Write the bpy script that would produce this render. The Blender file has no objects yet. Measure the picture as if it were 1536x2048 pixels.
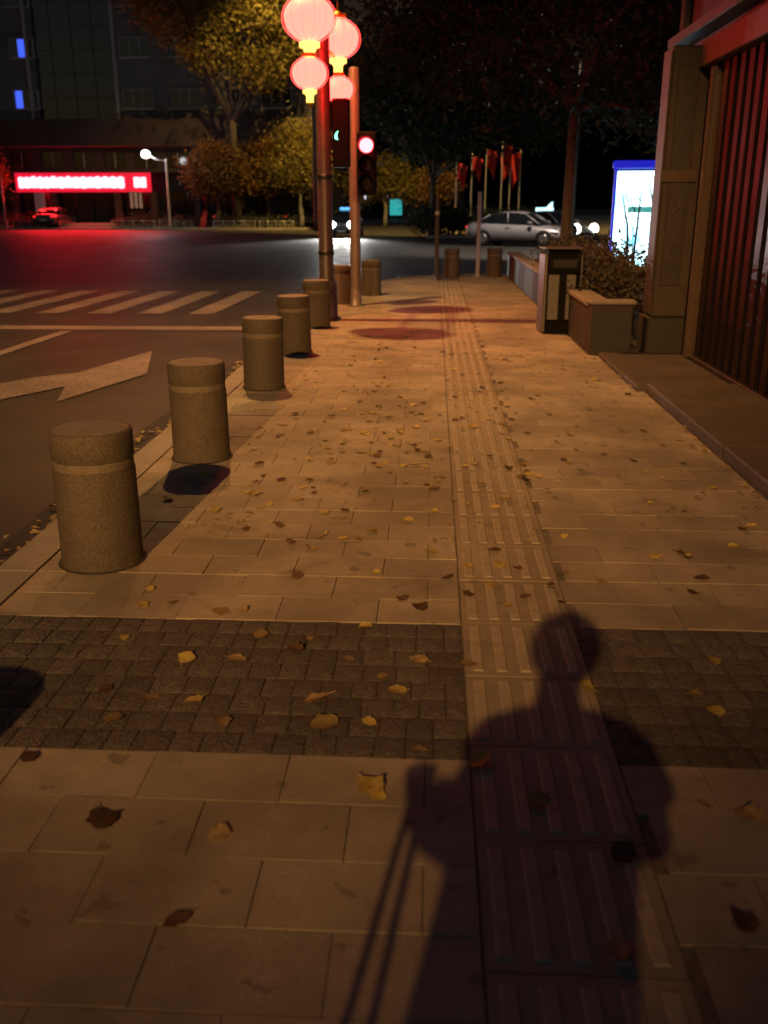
import bpy, bmesh, math, random
import numpy as np
from mathutils import Vector, Matrix
random.seed(7)
R = math.radians
PI = math.pi
scene = bpy.context.scene
col = scene.collection

# ------------------------------------------------------------------ camera
cam_d = bpy.data.cameras.new('camera')
cam = bpy.data.objects.new('camera', cam_d)
col.objects.link(cam)
cam.location = (0, 0, 1.55)
cam.rotation_euler = (R(90 - 18.305), 0, R(2.938))
cam_d.sensor_fit = 'VERTICAL'
cam_d.sensor_height = 24.0
cam_d.lens = 24.0 * 1850 / 2048
cam_d.clip_start = 0.06
cam_d.clip_end = 2000
cam_d.dof.use_dof = True
cam_d.dof.focus_distance = 5.0
cam_d.dof.aperture_fstop = 1.6
scene.camera = cam

# ------------------------------------------------------------------ night sky, moonless: very dim
world = bpy.data.worlds.new('World')
scene.world = world
world.use_nodes = True
wn = world.node_tree
for n in list(wn.nodes):
    wn.nodes.remove(n)
sky = wn.nodes.new('ShaderNodeTexSky')
sky.sky_type = 'NISHITA'
sky.sun_disc = False
sky.sun_elevation = R(-3.2)
sky.sun_rotation = R(200)
bg = wn.nodes.new('ShaderNodeBackground')
bg.inputs['Strength'].default_value = 0.6
wo = wn.nodes.new('ShaderNodeOutputWorld')
wn.links.new(sky.outputs[0], bg.inputs[0])
wn.links.new(bg.outputs[0], wo.inputs[0])
sun_d = bpy.data.lights.new('moon', 'SUN')
sun_d.energy = 0.004
sun_d.angle = R(0.5)
sun_d.color = (0.75, 0.82, 1.0)
sun = bpy.data.objects.new('moon', sun_d)
sun.rotation_euler = (R(40), 0, R(20))
sun.location = (0, 0, 40)
col.objects.link(sun)

vs = scene.view_settings
vs.view_transform = 'Standard'
vs.look = 'None'
vs.exposure = -0.15
vs.gamma = 1.0
vs.use_curve_mapping = False
cy = scene.cycles
cy.use_denoising = True
cy.max_bounces = 5
cy.diffuse_bounces = 2
cy.glossy_bounces = 3
cy.transmission_bounces = 3
cy.transparent_max_bounces = 8
cy.sample_clamp_indirect = 3.0
cy.sample_clamp_direct = 0
cy.caustics_reflective = False
cy.caustics_refractive = False

# light strengths kept together (watts)
LAMP_NEAR = 3200.0     # lantern post ahead
LAMP_BACK = 21500.0     # street lamp behind the photographer
SODIUM = (1.0, 0.49, 0.135)
SODIUM_BACK = (1.0, 0.47, 0.13)


# ------------------------------------------------------------------ materials
def nodes_of(m):
    m.use_nodes = True
    nt = m.node_tree
    return nt, nt.nodes, nt.links


def mat(name, color, rough=0.7, metal=0.0, var=0.25, scale=6.0, bump=0.0, bscale=80.0, speck=0.0,
        sscale=220.0, speck_col=(0.02, 0.02, 0.02), objrand=0.0, island=0.0, color2=None, spec=0.5, coat=0.0,
        stain=0.0, rvar=0.0, spots=0.0):
    m = bpy.data.materials.new(name)
    nt, N, L = nodes_of(m)
    b = N['Principled BSDF']
    b.inputs['Roughness'].default_value = rough
    b.inputs['Metallic'].default_value = metal
    b.inputs['Specular IOR Level'].default_value = spec
    if coat:
        b.inputs['Coat Weight'].default_value = coat
        b.inputs['Coat Roughness'].default_value = 0.08
    tc = N.new('ShaderNodeTexCoord')
    c2 = color2 if color2 else tuple(c * (1 - var) for c in color)
    geo = N.new('ShaderNodeNewGeometry')
    no = N.new('ShaderNodeTexNoise')
    no.inputs['Scale'].default_value = scale
    no.inputs['Detail'].default_value = 6
    no.inputs['Roughness'].default_value = 0.65
    L.new(geo.outputs['Position'] if True else tc.outputs['Object'], no.inputs['Vector'])
    cr = N.new('ShaderNodeMapRange')
    cr.inputs[1].default_value = 0.3
    cr.inputs[2].default_value = 0.7
    L.new(no.outputs['Fac'], cr.inputs[0])
    mx = N.new('ShaderNodeMix')
    mx.data_type = 'RGBA'
    mx.inputs[6].default_value = (*c2, 1)
    mx.inputs[7].default_value = (*color, 1)
    L.new(cr.outputs[0], mx.inputs[0])
    out = mx.outputs[2]

    def scale_by(sock, fac_sock, amount):
        mr = N.new('ShaderNodeMapRange')
        mr.inputs[3].default_value = 1 - amount
        mr.inputs[4].default_value = 1 + amount
        L.new(fac_sock, mr.inputs[0])
        vm = N.new('ShaderNodeVectorMath')
        vm.operation = 'SCALE'
        L.new(sock, vm.inputs[0])
        L.new(mr.outputs[0], vm.inputs['Scale'])
        return vm.outputs[0]
    if objrand:
        oi = N.new('ShaderNodeObjectInfo')
        out = scale_by(out, oi.outputs['Random'], objrand)
    if island:
        out = scale_by(out, geo.outputs['Random Per Island'], island)
    if stain:
        ns = N.new('ShaderNodeTexNoise')
        ns.inputs['Scale'].default_value = 1.1
        ns.inputs['Detail'].default_value = 8
        ns.inputs['Distortion'].default_value = 0.6
        L.new(geo.outputs['Position'], ns.inputs['Vector'])
        rs = N.new('ShaderNodeMapRange')
        rs.inputs[1].default_value = 0.38
        rs.inputs[2].default_value = 0.62
        L.new(ns.outputs['Fac'], rs.inputs[0])
        out = scale_by(out, rs.outputs[0], stain)
    if speck:
        ns = N.new('ShaderNodeTexNoise')
        ns.inputs['Scale'].default_value = sscale
        ns.inputs['Detail'].default_value = 2
        L.new(geo.outputs['Position'], ns.inputs['Vector'])
        rs = N.new('ShaderNodeMapRange')
        rs.inputs[1].default_value = 0.52
        rs.inputs[2].default_value = 0.62
        rs.inputs[4].default_value = speck
        L.new(ns.outputs['Fac'], rs.inputs[0])
        m2 = N.new('ShaderNodeMix')
        m2.data_type = 'RGBA'
        m2.inputs[7].default_value = (*speck_col, 1)
        L.new(rs.outputs[0], m2.inputs[0])
        L.new(out, m2.inputs[6])
        out = m2.outputs[2]
    if spots:                                    # old gum, oil drips and scuffs with edges of their own
        for sc, lo, hi in ((7.5, .66, .69), (2.6, .62, .72), (31, .70, .73)):
            ns = N.new('ShaderNodeTexNoise')
            ns.inputs['Scale'].default_value = sc
            ns.inputs['Detail'].default_value = 3
            ns.inputs['Distortion'].default_value = .4
            L.new(geo.outputs['Position'], ns.inputs['Vector'])
            rs = N.new('ShaderNodeMapRange')
            rs.inputs[1].default_value = lo
            rs.inputs[2].default_value = hi
            rs.inputs[4].default_value = spots
            L.new(ns.outputs['Fac'], rs.inputs[0])
            m3 = N.new('ShaderNodeMix')
            m3.data_type = 'RGBA'
            m3.inputs[7].default_value = (.09, .075, .06, 1)
            L.new(rs.outputs[0], m3.inputs[0])
            L.new(out, m3.inputs[6])
            out = m3.outputs[2]
    L.new(out, b.inputs['Base Color'])
    if rvar:
        mr = N.new('ShaderNodeMapRange')
        mr.inputs[1].default_value = 0.3
        mr.inputs[2].default_value = 0.7
        mr.inputs[3].default_value = max(0.02, rough - rvar)
        mr.inputs[4].default_value = min(1, rough + rvar)
        L.new(no.outputs['Fac'], mr.inputs[0])
        L.new(mr.outputs[0], b.inputs['Roughness'])
    if bump:
        nb = N.new('ShaderNodeTexNoise')
        nb.inputs['Scale'].default_value = bscale
        nb.inputs['Detail'].default_value = 5
        L.new(geo.outputs['Position'], nb.inputs['Vector'])
        bp = N.new('ShaderNodeBump')
        bp.inputs['Strength'].default_value = bump
        bp.inputs['Distance'].default_value = 0.01
        L.new(nb.outputs['Fac'], bp.inputs['Height'])
        L.new(bp.outputs[0], b.inputs['Normal'])
    return m


def emis(name, color, strength, base=(0.3, 0.3, 0.3)):
    m = bpy.data.materials.new(name)
    nt, N, L = nodes_of(m)
    b = N['Principled BSDF']
    b.inputs['Base Color'].default_value = (*base, 1)
    b.inputs['Emission Color'].default_value = (*color, 1)
    b.inputs['Emission Strength'].default_value = strength
    return m


M = {}
M['paver'] = mat('paver', (0.345, 0.30, 0.235), 0.82, var=0.22, scale=9, bump=0.35, bscale=160, speck=0.35, sscale=330,
                 speck_col=(0.11, 0.09, 0.08), objrand=0.12, stain=0.24, spots=0.5)
M['paver_far'] = mat('paver_far', (0.345, 0.30, 0.235), 0.82, var=0.22, scale=9, bump=0.35, bscale=160, speck=0.35,
                     sscale=330, speck_col=(0.11, 0.09, 0.08), island=0.12, stain=0.24, spots=0.5)
M['sett'] = mat('sett', (0.13, 0.117, 0.108), 0.88, var=0.55, scale=34, bump=0.9, bscale=90, speck=0.5, sscale=200,
                speck_col=(0.05, 0.045, 0.045), objrand=0.2, stain=0.15)
M['joint'] = mat('joint_sand', (0.055, 0.046, 0.04), 0.95, var=0.5, scale=40, bump=0.5, bscale=90)
M['tactile'] = mat('tactile', (0.32, 0.275, 0.21), 0.8, var=0.22, scale=12, bump=0.3, bscale=170, speck=0.3,
                   sscale=300, speck_col=(0.12, 0.10, 0.09), objrand=0.08, stain=0.2, spots=0.45)
M['tactile_bar'] = mat('tactile_bar', (0.40, 0.35, 0.265), 0.75, var=0.3, scale=20, bump=0.2, bscale=190, speck=0.25,
                       sscale=300, speck_col=(0.16, 0.14, 0.12))
M['mortar'] = mat('mortar', (0.2, 0.17, 0.13), 0.95, var=0.5, scale=18, bump=0.5, bscale=90)
M['kerb'] = mat('kerb', (0.33, 0.30, 0.25), 0.8, var=0.25, scale=7, bump=0.4, bscale=90, speck=0.35, sscale=240,
                speck_col=(0.1, 0.09, 0.09), objrand=0.08, stain=0.15)
M['asphalt'] = mat('asphalt', (0.042, 0.038, 0.035), 0.62, spec=0.32, var=0.35, scale=0.9, bump=0.22, bscale=70, speck=0.4,
                   sscale=150, speck_col=(0.03, 0.03, 0.03), stain=0.2, rvar=0.1)
M['gutter'] = mat('gutter', (0.035, 0.031, 0.028), 0.9, var=0.5, scale=14, bump=0.8, bscale=45)
M['soil'] = mat('soil', (0.05, 0.04, 0.03), 0.95, var=0.5, scale=5, bump=0.8, bscale=30)
M['paint'] = mat('road_paint', (0.27, 0.255, 0.23), 0.6, var=0.4, scale=5, bump=0.3, bscale=80, speck=0.8, sscale=22,
                 speck_col=(0.075, 0.07, 0.062), stain=0.2)
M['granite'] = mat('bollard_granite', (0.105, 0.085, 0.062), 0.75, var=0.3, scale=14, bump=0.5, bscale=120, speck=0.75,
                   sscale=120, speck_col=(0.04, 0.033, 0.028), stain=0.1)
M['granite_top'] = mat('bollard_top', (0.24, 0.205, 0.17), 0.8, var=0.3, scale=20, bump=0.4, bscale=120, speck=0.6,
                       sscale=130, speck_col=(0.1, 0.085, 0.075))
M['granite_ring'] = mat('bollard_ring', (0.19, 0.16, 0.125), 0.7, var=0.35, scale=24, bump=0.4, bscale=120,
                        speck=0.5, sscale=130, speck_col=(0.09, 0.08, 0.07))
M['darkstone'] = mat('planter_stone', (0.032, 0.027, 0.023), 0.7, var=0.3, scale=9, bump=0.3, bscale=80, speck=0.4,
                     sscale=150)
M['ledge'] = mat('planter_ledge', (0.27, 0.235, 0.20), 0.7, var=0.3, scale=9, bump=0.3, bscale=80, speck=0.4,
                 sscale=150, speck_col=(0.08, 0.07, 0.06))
M['slab'] = mat('platform_slab', (0.085, 0.065, 0.05), 0.75, var=0.35, scale=4, bump=0.4, bscale=70, speck=0.35,
                sscale=170, speck_col=(0.08, 0.065, 0.055), objrand=0.1, stain=0.2)
M['slat'] = mat('wall_slat', (0.010, 0.0055, 0.007), 0.4, var=0.3, scale=3, bump=0.05, bscale=12, spec=0.18, coat=0.0,
                rvar=0.08)
M['slat_back'] = mat('wall_back', (0.014, 0.008, 0.009), 0.5, var=0.3, scale=3)
M['jamb'] = mat('door_jamb', (0.1, 0.068, 0.05), 0.3, var=0.3, scale=8, bump=0.1, bscale=20, spec=0.6, coat=0.4)
M['lintel'] = mat('lintel', (0.075, 0.052, 0.032), 0.5, var=0.35, scale=5, bump=0.15, bscale=30)
M['pillar'] = mat('pillar', (0.052, 0.036, 0.026), 0.6, var=0.4, scale=5, bump=0.3, bscale=60, stain=0.2)
M['pillar_in'] = mat('pillar_panel', (0.035, 0.024, 0.02), 0.5, var=0.6, scale=9, bump=0.3, bscale=30)
M['post'] = mat('post_paint', (0.07, 0.055, 0.058), 0.42, var=0.3, scale=6, bump=0.1, bscale=40)
M['postred'] = mat('signal_pole_paint', (0.16, 0.13, 0.12), 0.4, var=0.25, scale=6, bump=0.08, bscale=40)
M['black'] = mat('black_plastic', (0.006, 0.006, 0.007), 0.7, spec=0.12, var=0.3, scale=8)
M['dark_metal'] = mat('dark_metal', (0.045, 0.045, 0.05), 0.4, metal=0.6, var=0.3, scale=8)
M['steel'] = mat('brushed_steel', (0.22, 0.2, 0.18), 0.42, metal=0.85, var=0.2, scale=10, bump=0.05, bscale=60)
M['greypanel'] = mat('grey_panel', (0.16, 0.155, 0.15), 0.45, metal=0.2, var=0.2, scale=8)
M['galv'] = mat('pale_pole', (0.55, 0.56, 0.58), 0.4, metal=0.3, var=0.2, scale=8)
M['bark'] = mat('bark', (0.10, 0.085, 0.065), 0.9, var=0.5, scale=14, bump=1.0, bscale=30)
M['bark_pale'] = mat('bark_pale', (0.30, 0.29, 0.25), 0.85, var=0.5, scale=9, bump=0.6, bscale=30)
M['twig'] = mat('twig', (0.03, 0.026, 0.022), 0.9, var=0.4, scale=20, bump=0.5, bscale=60)


def leafmat(name, c1, c2):
    m = bpy.data.materials.new(name)
    nt, N, L = nodes_of(m)
    b = N['Principled BSDF']
    g = N.new('ShaderNodeNewGeometry')
    mx = N.new('ShaderNodeMix')
    mx.data_type = 'RGBA'
    mx.inputs[6].default_value = (*c1, 1)
    mx.inputs[7].default_value = (*c2, 1)
    L.new(g.outputs['Random Per Island'], mx.inputs[0])
    L.new(mx.outputs[2], b.inputs['Base Color'])
    b.inputs['Roughness'].default_value = 0.65
    tr = N.new('ShaderNodeBsdfTranslucent')
    L.new(mx.outputs[2], tr.inputs[0])
    ms = N.new('ShaderNodeMixShader')
    ms.inputs[0].default_value = 0.35
    L.new(b.outputs[0], ms.inputs[1])
    L.new(tr.outputs[0], ms.inputs[2])
    L.new(ms.outputs[0], N['Material Output'].inputs[0])
    return m


M['leaf_green'] = leafmat('leaf_green', (0.04, 0.075, 0.03), (0.09, 0.12, 0.045))
M['leaf_gold'] = leafmat('leaf_gold', (0.10, 0.085, 0.02), (0.26, 0.20, 0.04))
M['leaf_orange'] = leafmat('leaf_orange', (0.11, 0.06, 0.02), (0.25, 0.13, 0.035))
M['leaf_dark'] = leafmat('leaf_dark', (0.014, 0.03, 0.016), (0.03, 0.05, 0.026))
M['leaf_hedge'] = leafmat('leaf_hedge', (0.035, 0.035, 0.02), (0.085, 0.07, 0.04))
M['fl_yellow'] = mat('fallen_yellow', (0.66, 0.54, 0.15), 0.6, color2=(0.42, 0.31, 0.08), scale=40, objrand=0.25)
M['fl_tan'] = mat('fallen_tan', (0.56, 0.44, 0.2), 0.7, color2=(0.3, 0.2, 0.09), scale=40, objrand=0.3)
M['fl_brown'] = mat('fallen_brown', (0.2, 0.115, 0.06), 0.75, color2=(0.1, 0.055, 0.03), scale=40, objrand=0.35)

M['em_core'] = emis('lantern_glow', (1.0, 0.0125, 0.0088), 62.0)
M['em_rib'] = emis('lantern_rib', (1.0, 0.42, 0.34), 1.0, (.3, .05, .03))
M['em_gold'] = emis('lantern_gold_glow', (1.0, 0.62, 0.12), 2.6, (0.6, 0.45, 0.1))
M['gold'] = mat('gold_trim', (0.6, 0.4, 0.08), 0.4, metal=0.6, var=0.2)
M['em_lens'] = emis('lamp_lens', (1.0, 0.6, 0.25), 12.0)
M['em_red'] = emis('signal_red', (1.0, 0.03, 0.035), 32.0)
M['em_green'] = emis('signal_green', (0.05, 1.0, 0.55), 9.0)
M['em_white'] = emis('white_lamp', (0.92, 0.97, 1.0), 14.0)
M['em_head'] = emis('headlight_lens', (1.0, 0.98, 0.92), 85.0)
M['em_head_dim'] = emis('headlight_lens_low', (1.0, 0.98, 0.92), 9.0)
M['em_tail'] = emis('tail_light_lens', (1.0, 0.02, 0.02), 1.6, (0.3, 0.01, 0.01))
M['em_taxi'] = emis('taxi_sign', (0.12, 0.5, 1.0), 1.6)
M['em_led'] = emis('led_strip', (1.0, 0.016, 0.02), 75.0)
M['em_led_halo'] = emis('led_halo', (1.0, 0.012, 0.05), 0.8, (0.2, 0.02, 0.02))  # weak red emission painted in for the halo around the lit strip
M['em_blue'] = emis('blue_window_light', (0.05, 0.12, 1.0), 1.2)
M['em_blueframe'] = emis('blue_frame_glow', (0.015, 0.03, 1.0), 0.55, (0.05, 0.06, 0.2))
M['em_teal'] = emis('teal_panel', (0.05, 0.75, 0.72), 0.55)
M['em_cyanwhite'] = emis('cyan_panel', (0.55, 0.95, 1.0), 1.9)
M['em_small'] = emis('small_lamp', (0.85, 0.85, 1.0), 3.0)
M['em_warm'] = emis('warm_lamp', (1.0, 0.72, 0.4), 3.0)


def lantern_skin():
    m = bpy.data.materials.new('lantern_red_silk')
    nt, N, L = nodes_of(m)
    b = N['Principled BSDF']
    b.inputs['Base Color'].default_value = (0.6, 0.02, 0.03, 1)
    b.inputs['Roughness'].default_value = 0.5
    b.inputs['Emission Color'].default_value = (1.0, 0.01, 0.035, 1)
    b.inputs['Emission Strength'].default_value = 1.3
    t = N.new('ShaderNodeBsdfTransparent')
    ms = N.new('ShaderNodeMixShader')
    ms.inputs[0].default_value = 0.25
    L.new(t.outputs[0], ms.inputs[1])
    L.new(b.outputs[0], ms.inputs[2])
    L.new(ms.outputs[0], N['Material Output'].inputs[0])
    return m


M['lantern_skin'] = lantern_skin()


def glassmat(name, c, rough=0.06):
    m = bpy.data.materials.new(name)
    nt, N, L = nodes_of(m)
    b = N['Principled BSDF']
    b.inputs['Base Color'].default_value = (*c, 1)
    b.inputs['Roughness'].default_value = rough
    b.inputs['Specular IOR Level'].default_value = 0.6
    return m


M['glass'] = glassmat('window_glass', (0.012, 0.013, 0.016))
M['carglass'] = glassmat('car_glass', (0.01, 0.011, 0.013))
M['silver'] = mat('silver_paint', (0.42, 0.41, 0.46), 0.35, metal=0.35, var=0.08, scale=3, coat=0.5)
M['whitecar'] = mat('cream_paint', (0.62, 0.60, 0.50), 0.35, var=0.08, scale=3, coat=0.5)
M['darkcar'] = mat('dark_paint', (0.03, 0.03, 0.036), 0.3, var=0.08, scale=3, coat=0.5)
M['tyre'] = mat('tyre', (0.015, 0.015, 0.015), 0.85, var=0.3)
M['rim'] = mat('rim', (0.35, 0.35, 0.36), 0.35, metal=0.8, var=0.2)
M['facade'] = mat('facade', (0.13, 0.125, 0.13), 0.85, var=0.2, scale=0.8, bump=0.2, bscale=6, stain=0.15)
M['facade_trim'] = mat('facade_trim', (0.36, 0.34, 0.34), 0.8, var=0.2, scale=1)
M['podium'] = mat('podium', (0.055, 0.034, 0.034), 0.7, var=0.3, scale=1.2, bump=0.2, bscale=8)
M['winframe'] = mat('window_frame', (0.42, 0.42, 0.44), 0.5, var=0.15)
M['redcloth'] = mat('red_flag_cloth', (0.55, 0.02, 0.03), 0.7, var=0.3, scale=4)
M['whiteboard'] = mat('white_board', (0.66, 0.66, 0.7), 0.6, var=0.2, scale=3)
M['redboard'] = mat('red_board', (0.5, 0.04, 0.03), 0.6, var=0.2, scale=3)
M['stepstone'] = mat('step_stone', (0.42, 0.38, 0.36), 0.6, var=0.25, scale=2, bump=0.2, bscale=20)
M['iron'] = mat('cast_iron', (0.16, 0.145, 0.13), 0.35, metal=0.7, var=0.4, scale=20, bump=0.4, bscale=60)


def clothmat():
    m = bpy.data.materials.new('clothed_body')
    nt, N, L = nodes_of(m)
    b = N['Principled BSDF']
    b.inputs['Roughness'].default_value = 0.85
    tc = N.new('ShaderNodeTexCoord')
    sx = N.new('ShaderNodeSeparateXYZ')
    L.new(tc.outputs['Object'], sx.inputs[0])
    cr = N.new('ShaderNodeValToRGB')
    cr.color_ramp.interpolation = 'CONSTANT'
    e = cr.color_ramp.elements
    e[0].position = 0
    e[0].color = (0.02, 0.018, 0.018, 1)
    e[1].position = 0.05
    e[1].color = (0.025, 0.03, 0.05, 1)
    a = e.new(0.46)
    a.color = (0.05, 0.05, 0.055, 1)
    a = e.new(0.765)
    a.color = (0.45, 0.28, 0.2, 1)
    mr = N.new('ShaderNodeMapRange')
    mr.inputs[2].default_value = 2.0
    L.new(sx.outputs[2], mr.inputs[0])
    L.new(mr.outputs[0], cr.inputs[0])
    L.new(cr.outputs[0], b.inputs['Base Color'])
    return m


M['person'] = clothmat()
M['hair'] = mat('hair', (0.015, 0.012, 0.01), 0.6, var=0.3)


# ------------------------------------------------------------------ mesh helpers
def tag(o, label=None, cat=None, group=None, kind=None):
    if label: o['label'] = label
    if cat: o['category'] = cat
    if group: o['group'] = group
    if kind: o['kind'] = kind
    return o


def link(name, me, parent=None, loc=None, rot=None):
    o = bpy.data.objects.new(name, me)
    col.objects.link(o)
    if parent: o.parent = parent
    if loc is not None: o.location = loc
    if rot is not None: o.rotation_euler = rot
    return o


def empty(name, loc, rz=0.0, rx=0.0):
    o = bpy.data.objects.new(name, None)
    o.empty_display_size = 0.1
    col.objects.link(o)
    o.location = loc
    o.rotation_euler = (rx, 0, rz)
    return o


def copy_tree(o, parent=None):
    c = o.copy()
    col.objects.link(c)
    c.parent = parent
    for ch in list(o.children):
        copy_tree(ch, c)
    return c


class MB:
    def __init__(s):
        s.v = []
        s.f = []
        s.sm = []

    def add(s, vs, fs, smooth=False):
        b = len(s.v)
        s.v += [tuple(p) for p in vs]
        s.f += [tuple(b + i for i in f) for f in fs]
        s.sm += [smooth] * len(fs)
        return s

    def box(s, x0, x1, y0, y1, z0, z1, bev=0.0):
        if bev <= 0:
            vs = [(x0, y0, z0), (x1, y0, z0), (x1, y1, z0), (x0, y1, z0), (x0, y0, z1), (x1, y0, z1), (x1, y1, z1), (x0, y1, z1)]
            return s.add(vs, [(0, 3, 2, 1), (4, 5, 6, 7), (0, 1, 5, 4), (1, 2, 6, 5), (2, 3, 7, 6), (3, 0, 4, 7)])
        bm = bmesh.new()
        bmesh.ops.create_cube(bm, size=1)
        for v in bm.verts:
            v.co = ((x0 + x1) / 2 + v.co.x * (x1 - x0), (y0 + y1) / 2 + v.co.y * (y1 - y0), (z0 + z1) / 2 + v.co.z * (z1 - z0))
        bmesh.ops.bevel(bm, geom=bm.edges[:], offset=bev, segments=1, affect='EDGES')
        return s.bm(bm)

    def bm(s, bm, smooth=False, mtx=None):
        bm.verts.index_update()
        vs = [(mtx @ v.co if mtx else v.co)[:] for v in bm.verts]
        fs = [tuple(v.index for v in f.verts) for f in bm.faces]
        bm.free()
        return s.add(vs, fs, smooth)

    def lathe(s, prof, n=24, c=(0, 0, 0), smooth=True, cap=True):
        vs = []
        fs = []
        for (r, z) in prof:
            for k in range(n):
                a = 2 * PI * k / n
                vs.append((c[0] + r * math.cos(a), c[1] + r * math.sin(a), c[2] + z))
        for i in range(len(prof) - 1):
            for k in range(n):
                k2 = (k + 1) % n
                fs.append((i * n + k, i * n + k2, (i + 1) * n + k2, (i + 1) * n + k))
        s.add(vs, fs, smooth)
        if cap:
            b = len(s.v) - len(vs)
            s.f.append(tuple(b + k for k in reversed(range(n))))
            s.f.append(tuple(b + (len(prof) - 1) * n + k for k in range(n)))
            s.sm += [False, False]
        return s

    def tube(s, pts, rad, n=10, cap=True, smooth=True):
        pts = [Vector(p) for p in pts]
        if not isinstance(rad, (list, tuple)): rad = [rad] * len(pts)
        vs = []
        fs = []
        up0 = Vector((0, 0, 1))
        for i, p in enumerate(pts):
            d = (pts[min(i + 1, len(pts) - 1)] - pts[max(i - 1, 0)]).normalized()
            u = up0 if abs(d.z) < 0.9 else Vector((1, 0, 0))
            a = d.cross(u).normalized()
            b = a.cross(d).normalized()
            for k in range(n):
                t = 2 * PI * k / n
                vs.append(p + (a * math.cos(t) + b * math.sin(t)) * rad[i])
        for i in range(len(pts) - 1):
            for k in range(n):
                k2 = (k + 1) % n
                fs.append((i * n + k, (i + 1) * n + k, (i + 1) * n + k2, i * n + k2))
        s.add(vs, fs, smooth)
        if cap:
            b = len(s.v) - len(vs)
            s.f.append(tuple(b + k for k in range(n)))
            s.f.append(tuple(b + (len(pts) - 1) * n + k for k in reversed(range(n))))
            s.sm += [False, False]
        return s

    def poly(s, pts, z):
        return s.add([(x, y, z) for x, y in pts], [tuple(range(len(pts)))])

    def mesh(s, name, m):
        me = bpy.data.meshes.new(name)
        me.from_pydata(s.v, [], s.f)
        me.polygons.foreach_set('use_smooth', s.sm)
        if m: me.materials.append(m)
        me.update()
        return me

    def build(s, name, m, parent=None, loc=None, rot=None):
        return link(name, s.mesh(name, m), parent, loc, rot)


def ellipsoid(mb, c, r, nu=20, nv=12, smooth=True):
    vs = []
    fs = []
    for i in range(nv + 1):
        t = PI * i / nv
        for k in range(nu):
            a = 2 * PI * k / nu
            vs.append((c[0] + r[0] * math.sin(t) * math.cos(a), c[1] + r[1] * math.sin(t) * math.sin(a), c[2] + r[2] * math.cos(t)))
    for i in range(nv):
        for k in range(nu):
            k2 = (k + 1) % nu
            fs.append((i * nu + k, (i + 1) * nu + k, (i + 1) * nu + k2, i * nu + k2))
    mb.add(vs, fs, smooth)


def disc(mb, c, r, normal, n=20, depth=0.02):
    m = Vector(normal).normalized().to_track_quat('Z', 'Y').to_matrix()
    vs = []
    for h, rr in ((0, r), (depth * 0.6, r * 0.95), (depth, r * 0.6)):
        for k in range(n):
            a = 2 * PI * k / n
            vs.append(Vector(c) + m @ Vector((rr * math.cos(a), rr * math.sin(a), h)))
    fs = [(j * n + k, j * n + (k + 1) % n, (j + 1) * n + (k + 1) % n, (j + 1) * n + k) for j in range(2) for k in range(n)]
    fs.append(tuple(2 * n + k for k in range(n)))
    mb.add(vs, fs)


def lamp(name, loc, power, color, radius, parent=None, cone=None, blend=.4):
    d = bpy.data.lights.new(name, 'SPOT' if cone else 'POINT')
    if cone:
        d.spot_size = R(cone)
        d.spot_blend = blend
    d.energy = power
    d.color = color
    d.shadow_soft_size = radius
    o = bpy.data.objects.new(name, d)
    col.objects.link(o)
    o.location = loc
    if parent: o.parent = parent
    return o


# ================================================================== SETTING
RZ = -0.10
MB().poly([(-600, -600), (600, -600), (600, 600), (-600, 600)], -0.2).build('ground', M['soil'])['kind'] = 'structure'
road = MB().poly([(-90, -60), (90, -60), (90, 190), (-90, 190)], RZ).build('road', M['asphalt'])
road['kind'] = 'structure'
mk = RZ + 0.004


def marking(name, pts, dz=0.0):
    MB().poly(pts, mk + dz).build(name, M['paint'], road)


for i in range(9):
    x = -3.52 - i * 0.835
    marking('zebra_stripe', [(x - 0.4, 14.93), (x, 14.96), (x + 0.05, 19.1), (x - 0.35, 19.08)])
marking('stop_line', [(-16, 12.72), (-2.3, 12.95), (-2.3, 13.35), (-16, 13.14)])
marking('lane_line', [(-5.24, 3.0), (-5.07, 3.0), (-4.97, 12.7), (-5.14, 12.7)], 0.003)
marking('lane_line', [(-8.7, 3.0), (-8.53, 3.0), (-8.43, 12.65), (-8.6, 12.65)], 0.003)
# big direction arrow: shaft, head
marking('direction_arrow', [(-4.62, 7.2), (-4.12, 7.3), (-3.83, 7.98), (-3.50, 8.62), (-3.30, 7.9), (-2.93, 9.35), (-3.33, 10.94),
                            (-3.66, 9.4), (-3.98, 9.1), (-4.22, 8.72), (-4.45, 8.1)], 0.006)

# sidewalk bed
arc = [(1.05 - 3.0 * math.cos(t), 16 + 7.0 * math.sin(t)) for t in [PI / 2 * k / 12 for k in range(13)]]
edge = [(-1.95, -9)] + arc + [(40, 23)]
bed = [(x, y) for x, y in edge] + [(40, -9)]
side = MB()
n = len(bed)
side.add([(x, y, -0.006) for x, y in bed] + [(x, y, -0.19) for x, y in bed],
         [tuple(reversed(range(n)))] + [(i, (i + 1) % n, n + (i + 1) % n, n + i) for i in range(n)])
sidewalk = side.build('sidewalk', M['mortar'])
sidewalk['kind'] = 'structure'


def inside_x(y):
    """left limit of the pavers at this y (inner edge of the kerb)"""
    if y <= 16: return -1.745
    if y >= 22.7: return 99
    return 1.05 - 2.8 * math.cos(math.asin(min(1, (y - 16) / 6.8))) + 0.02


cache = {}


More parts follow.
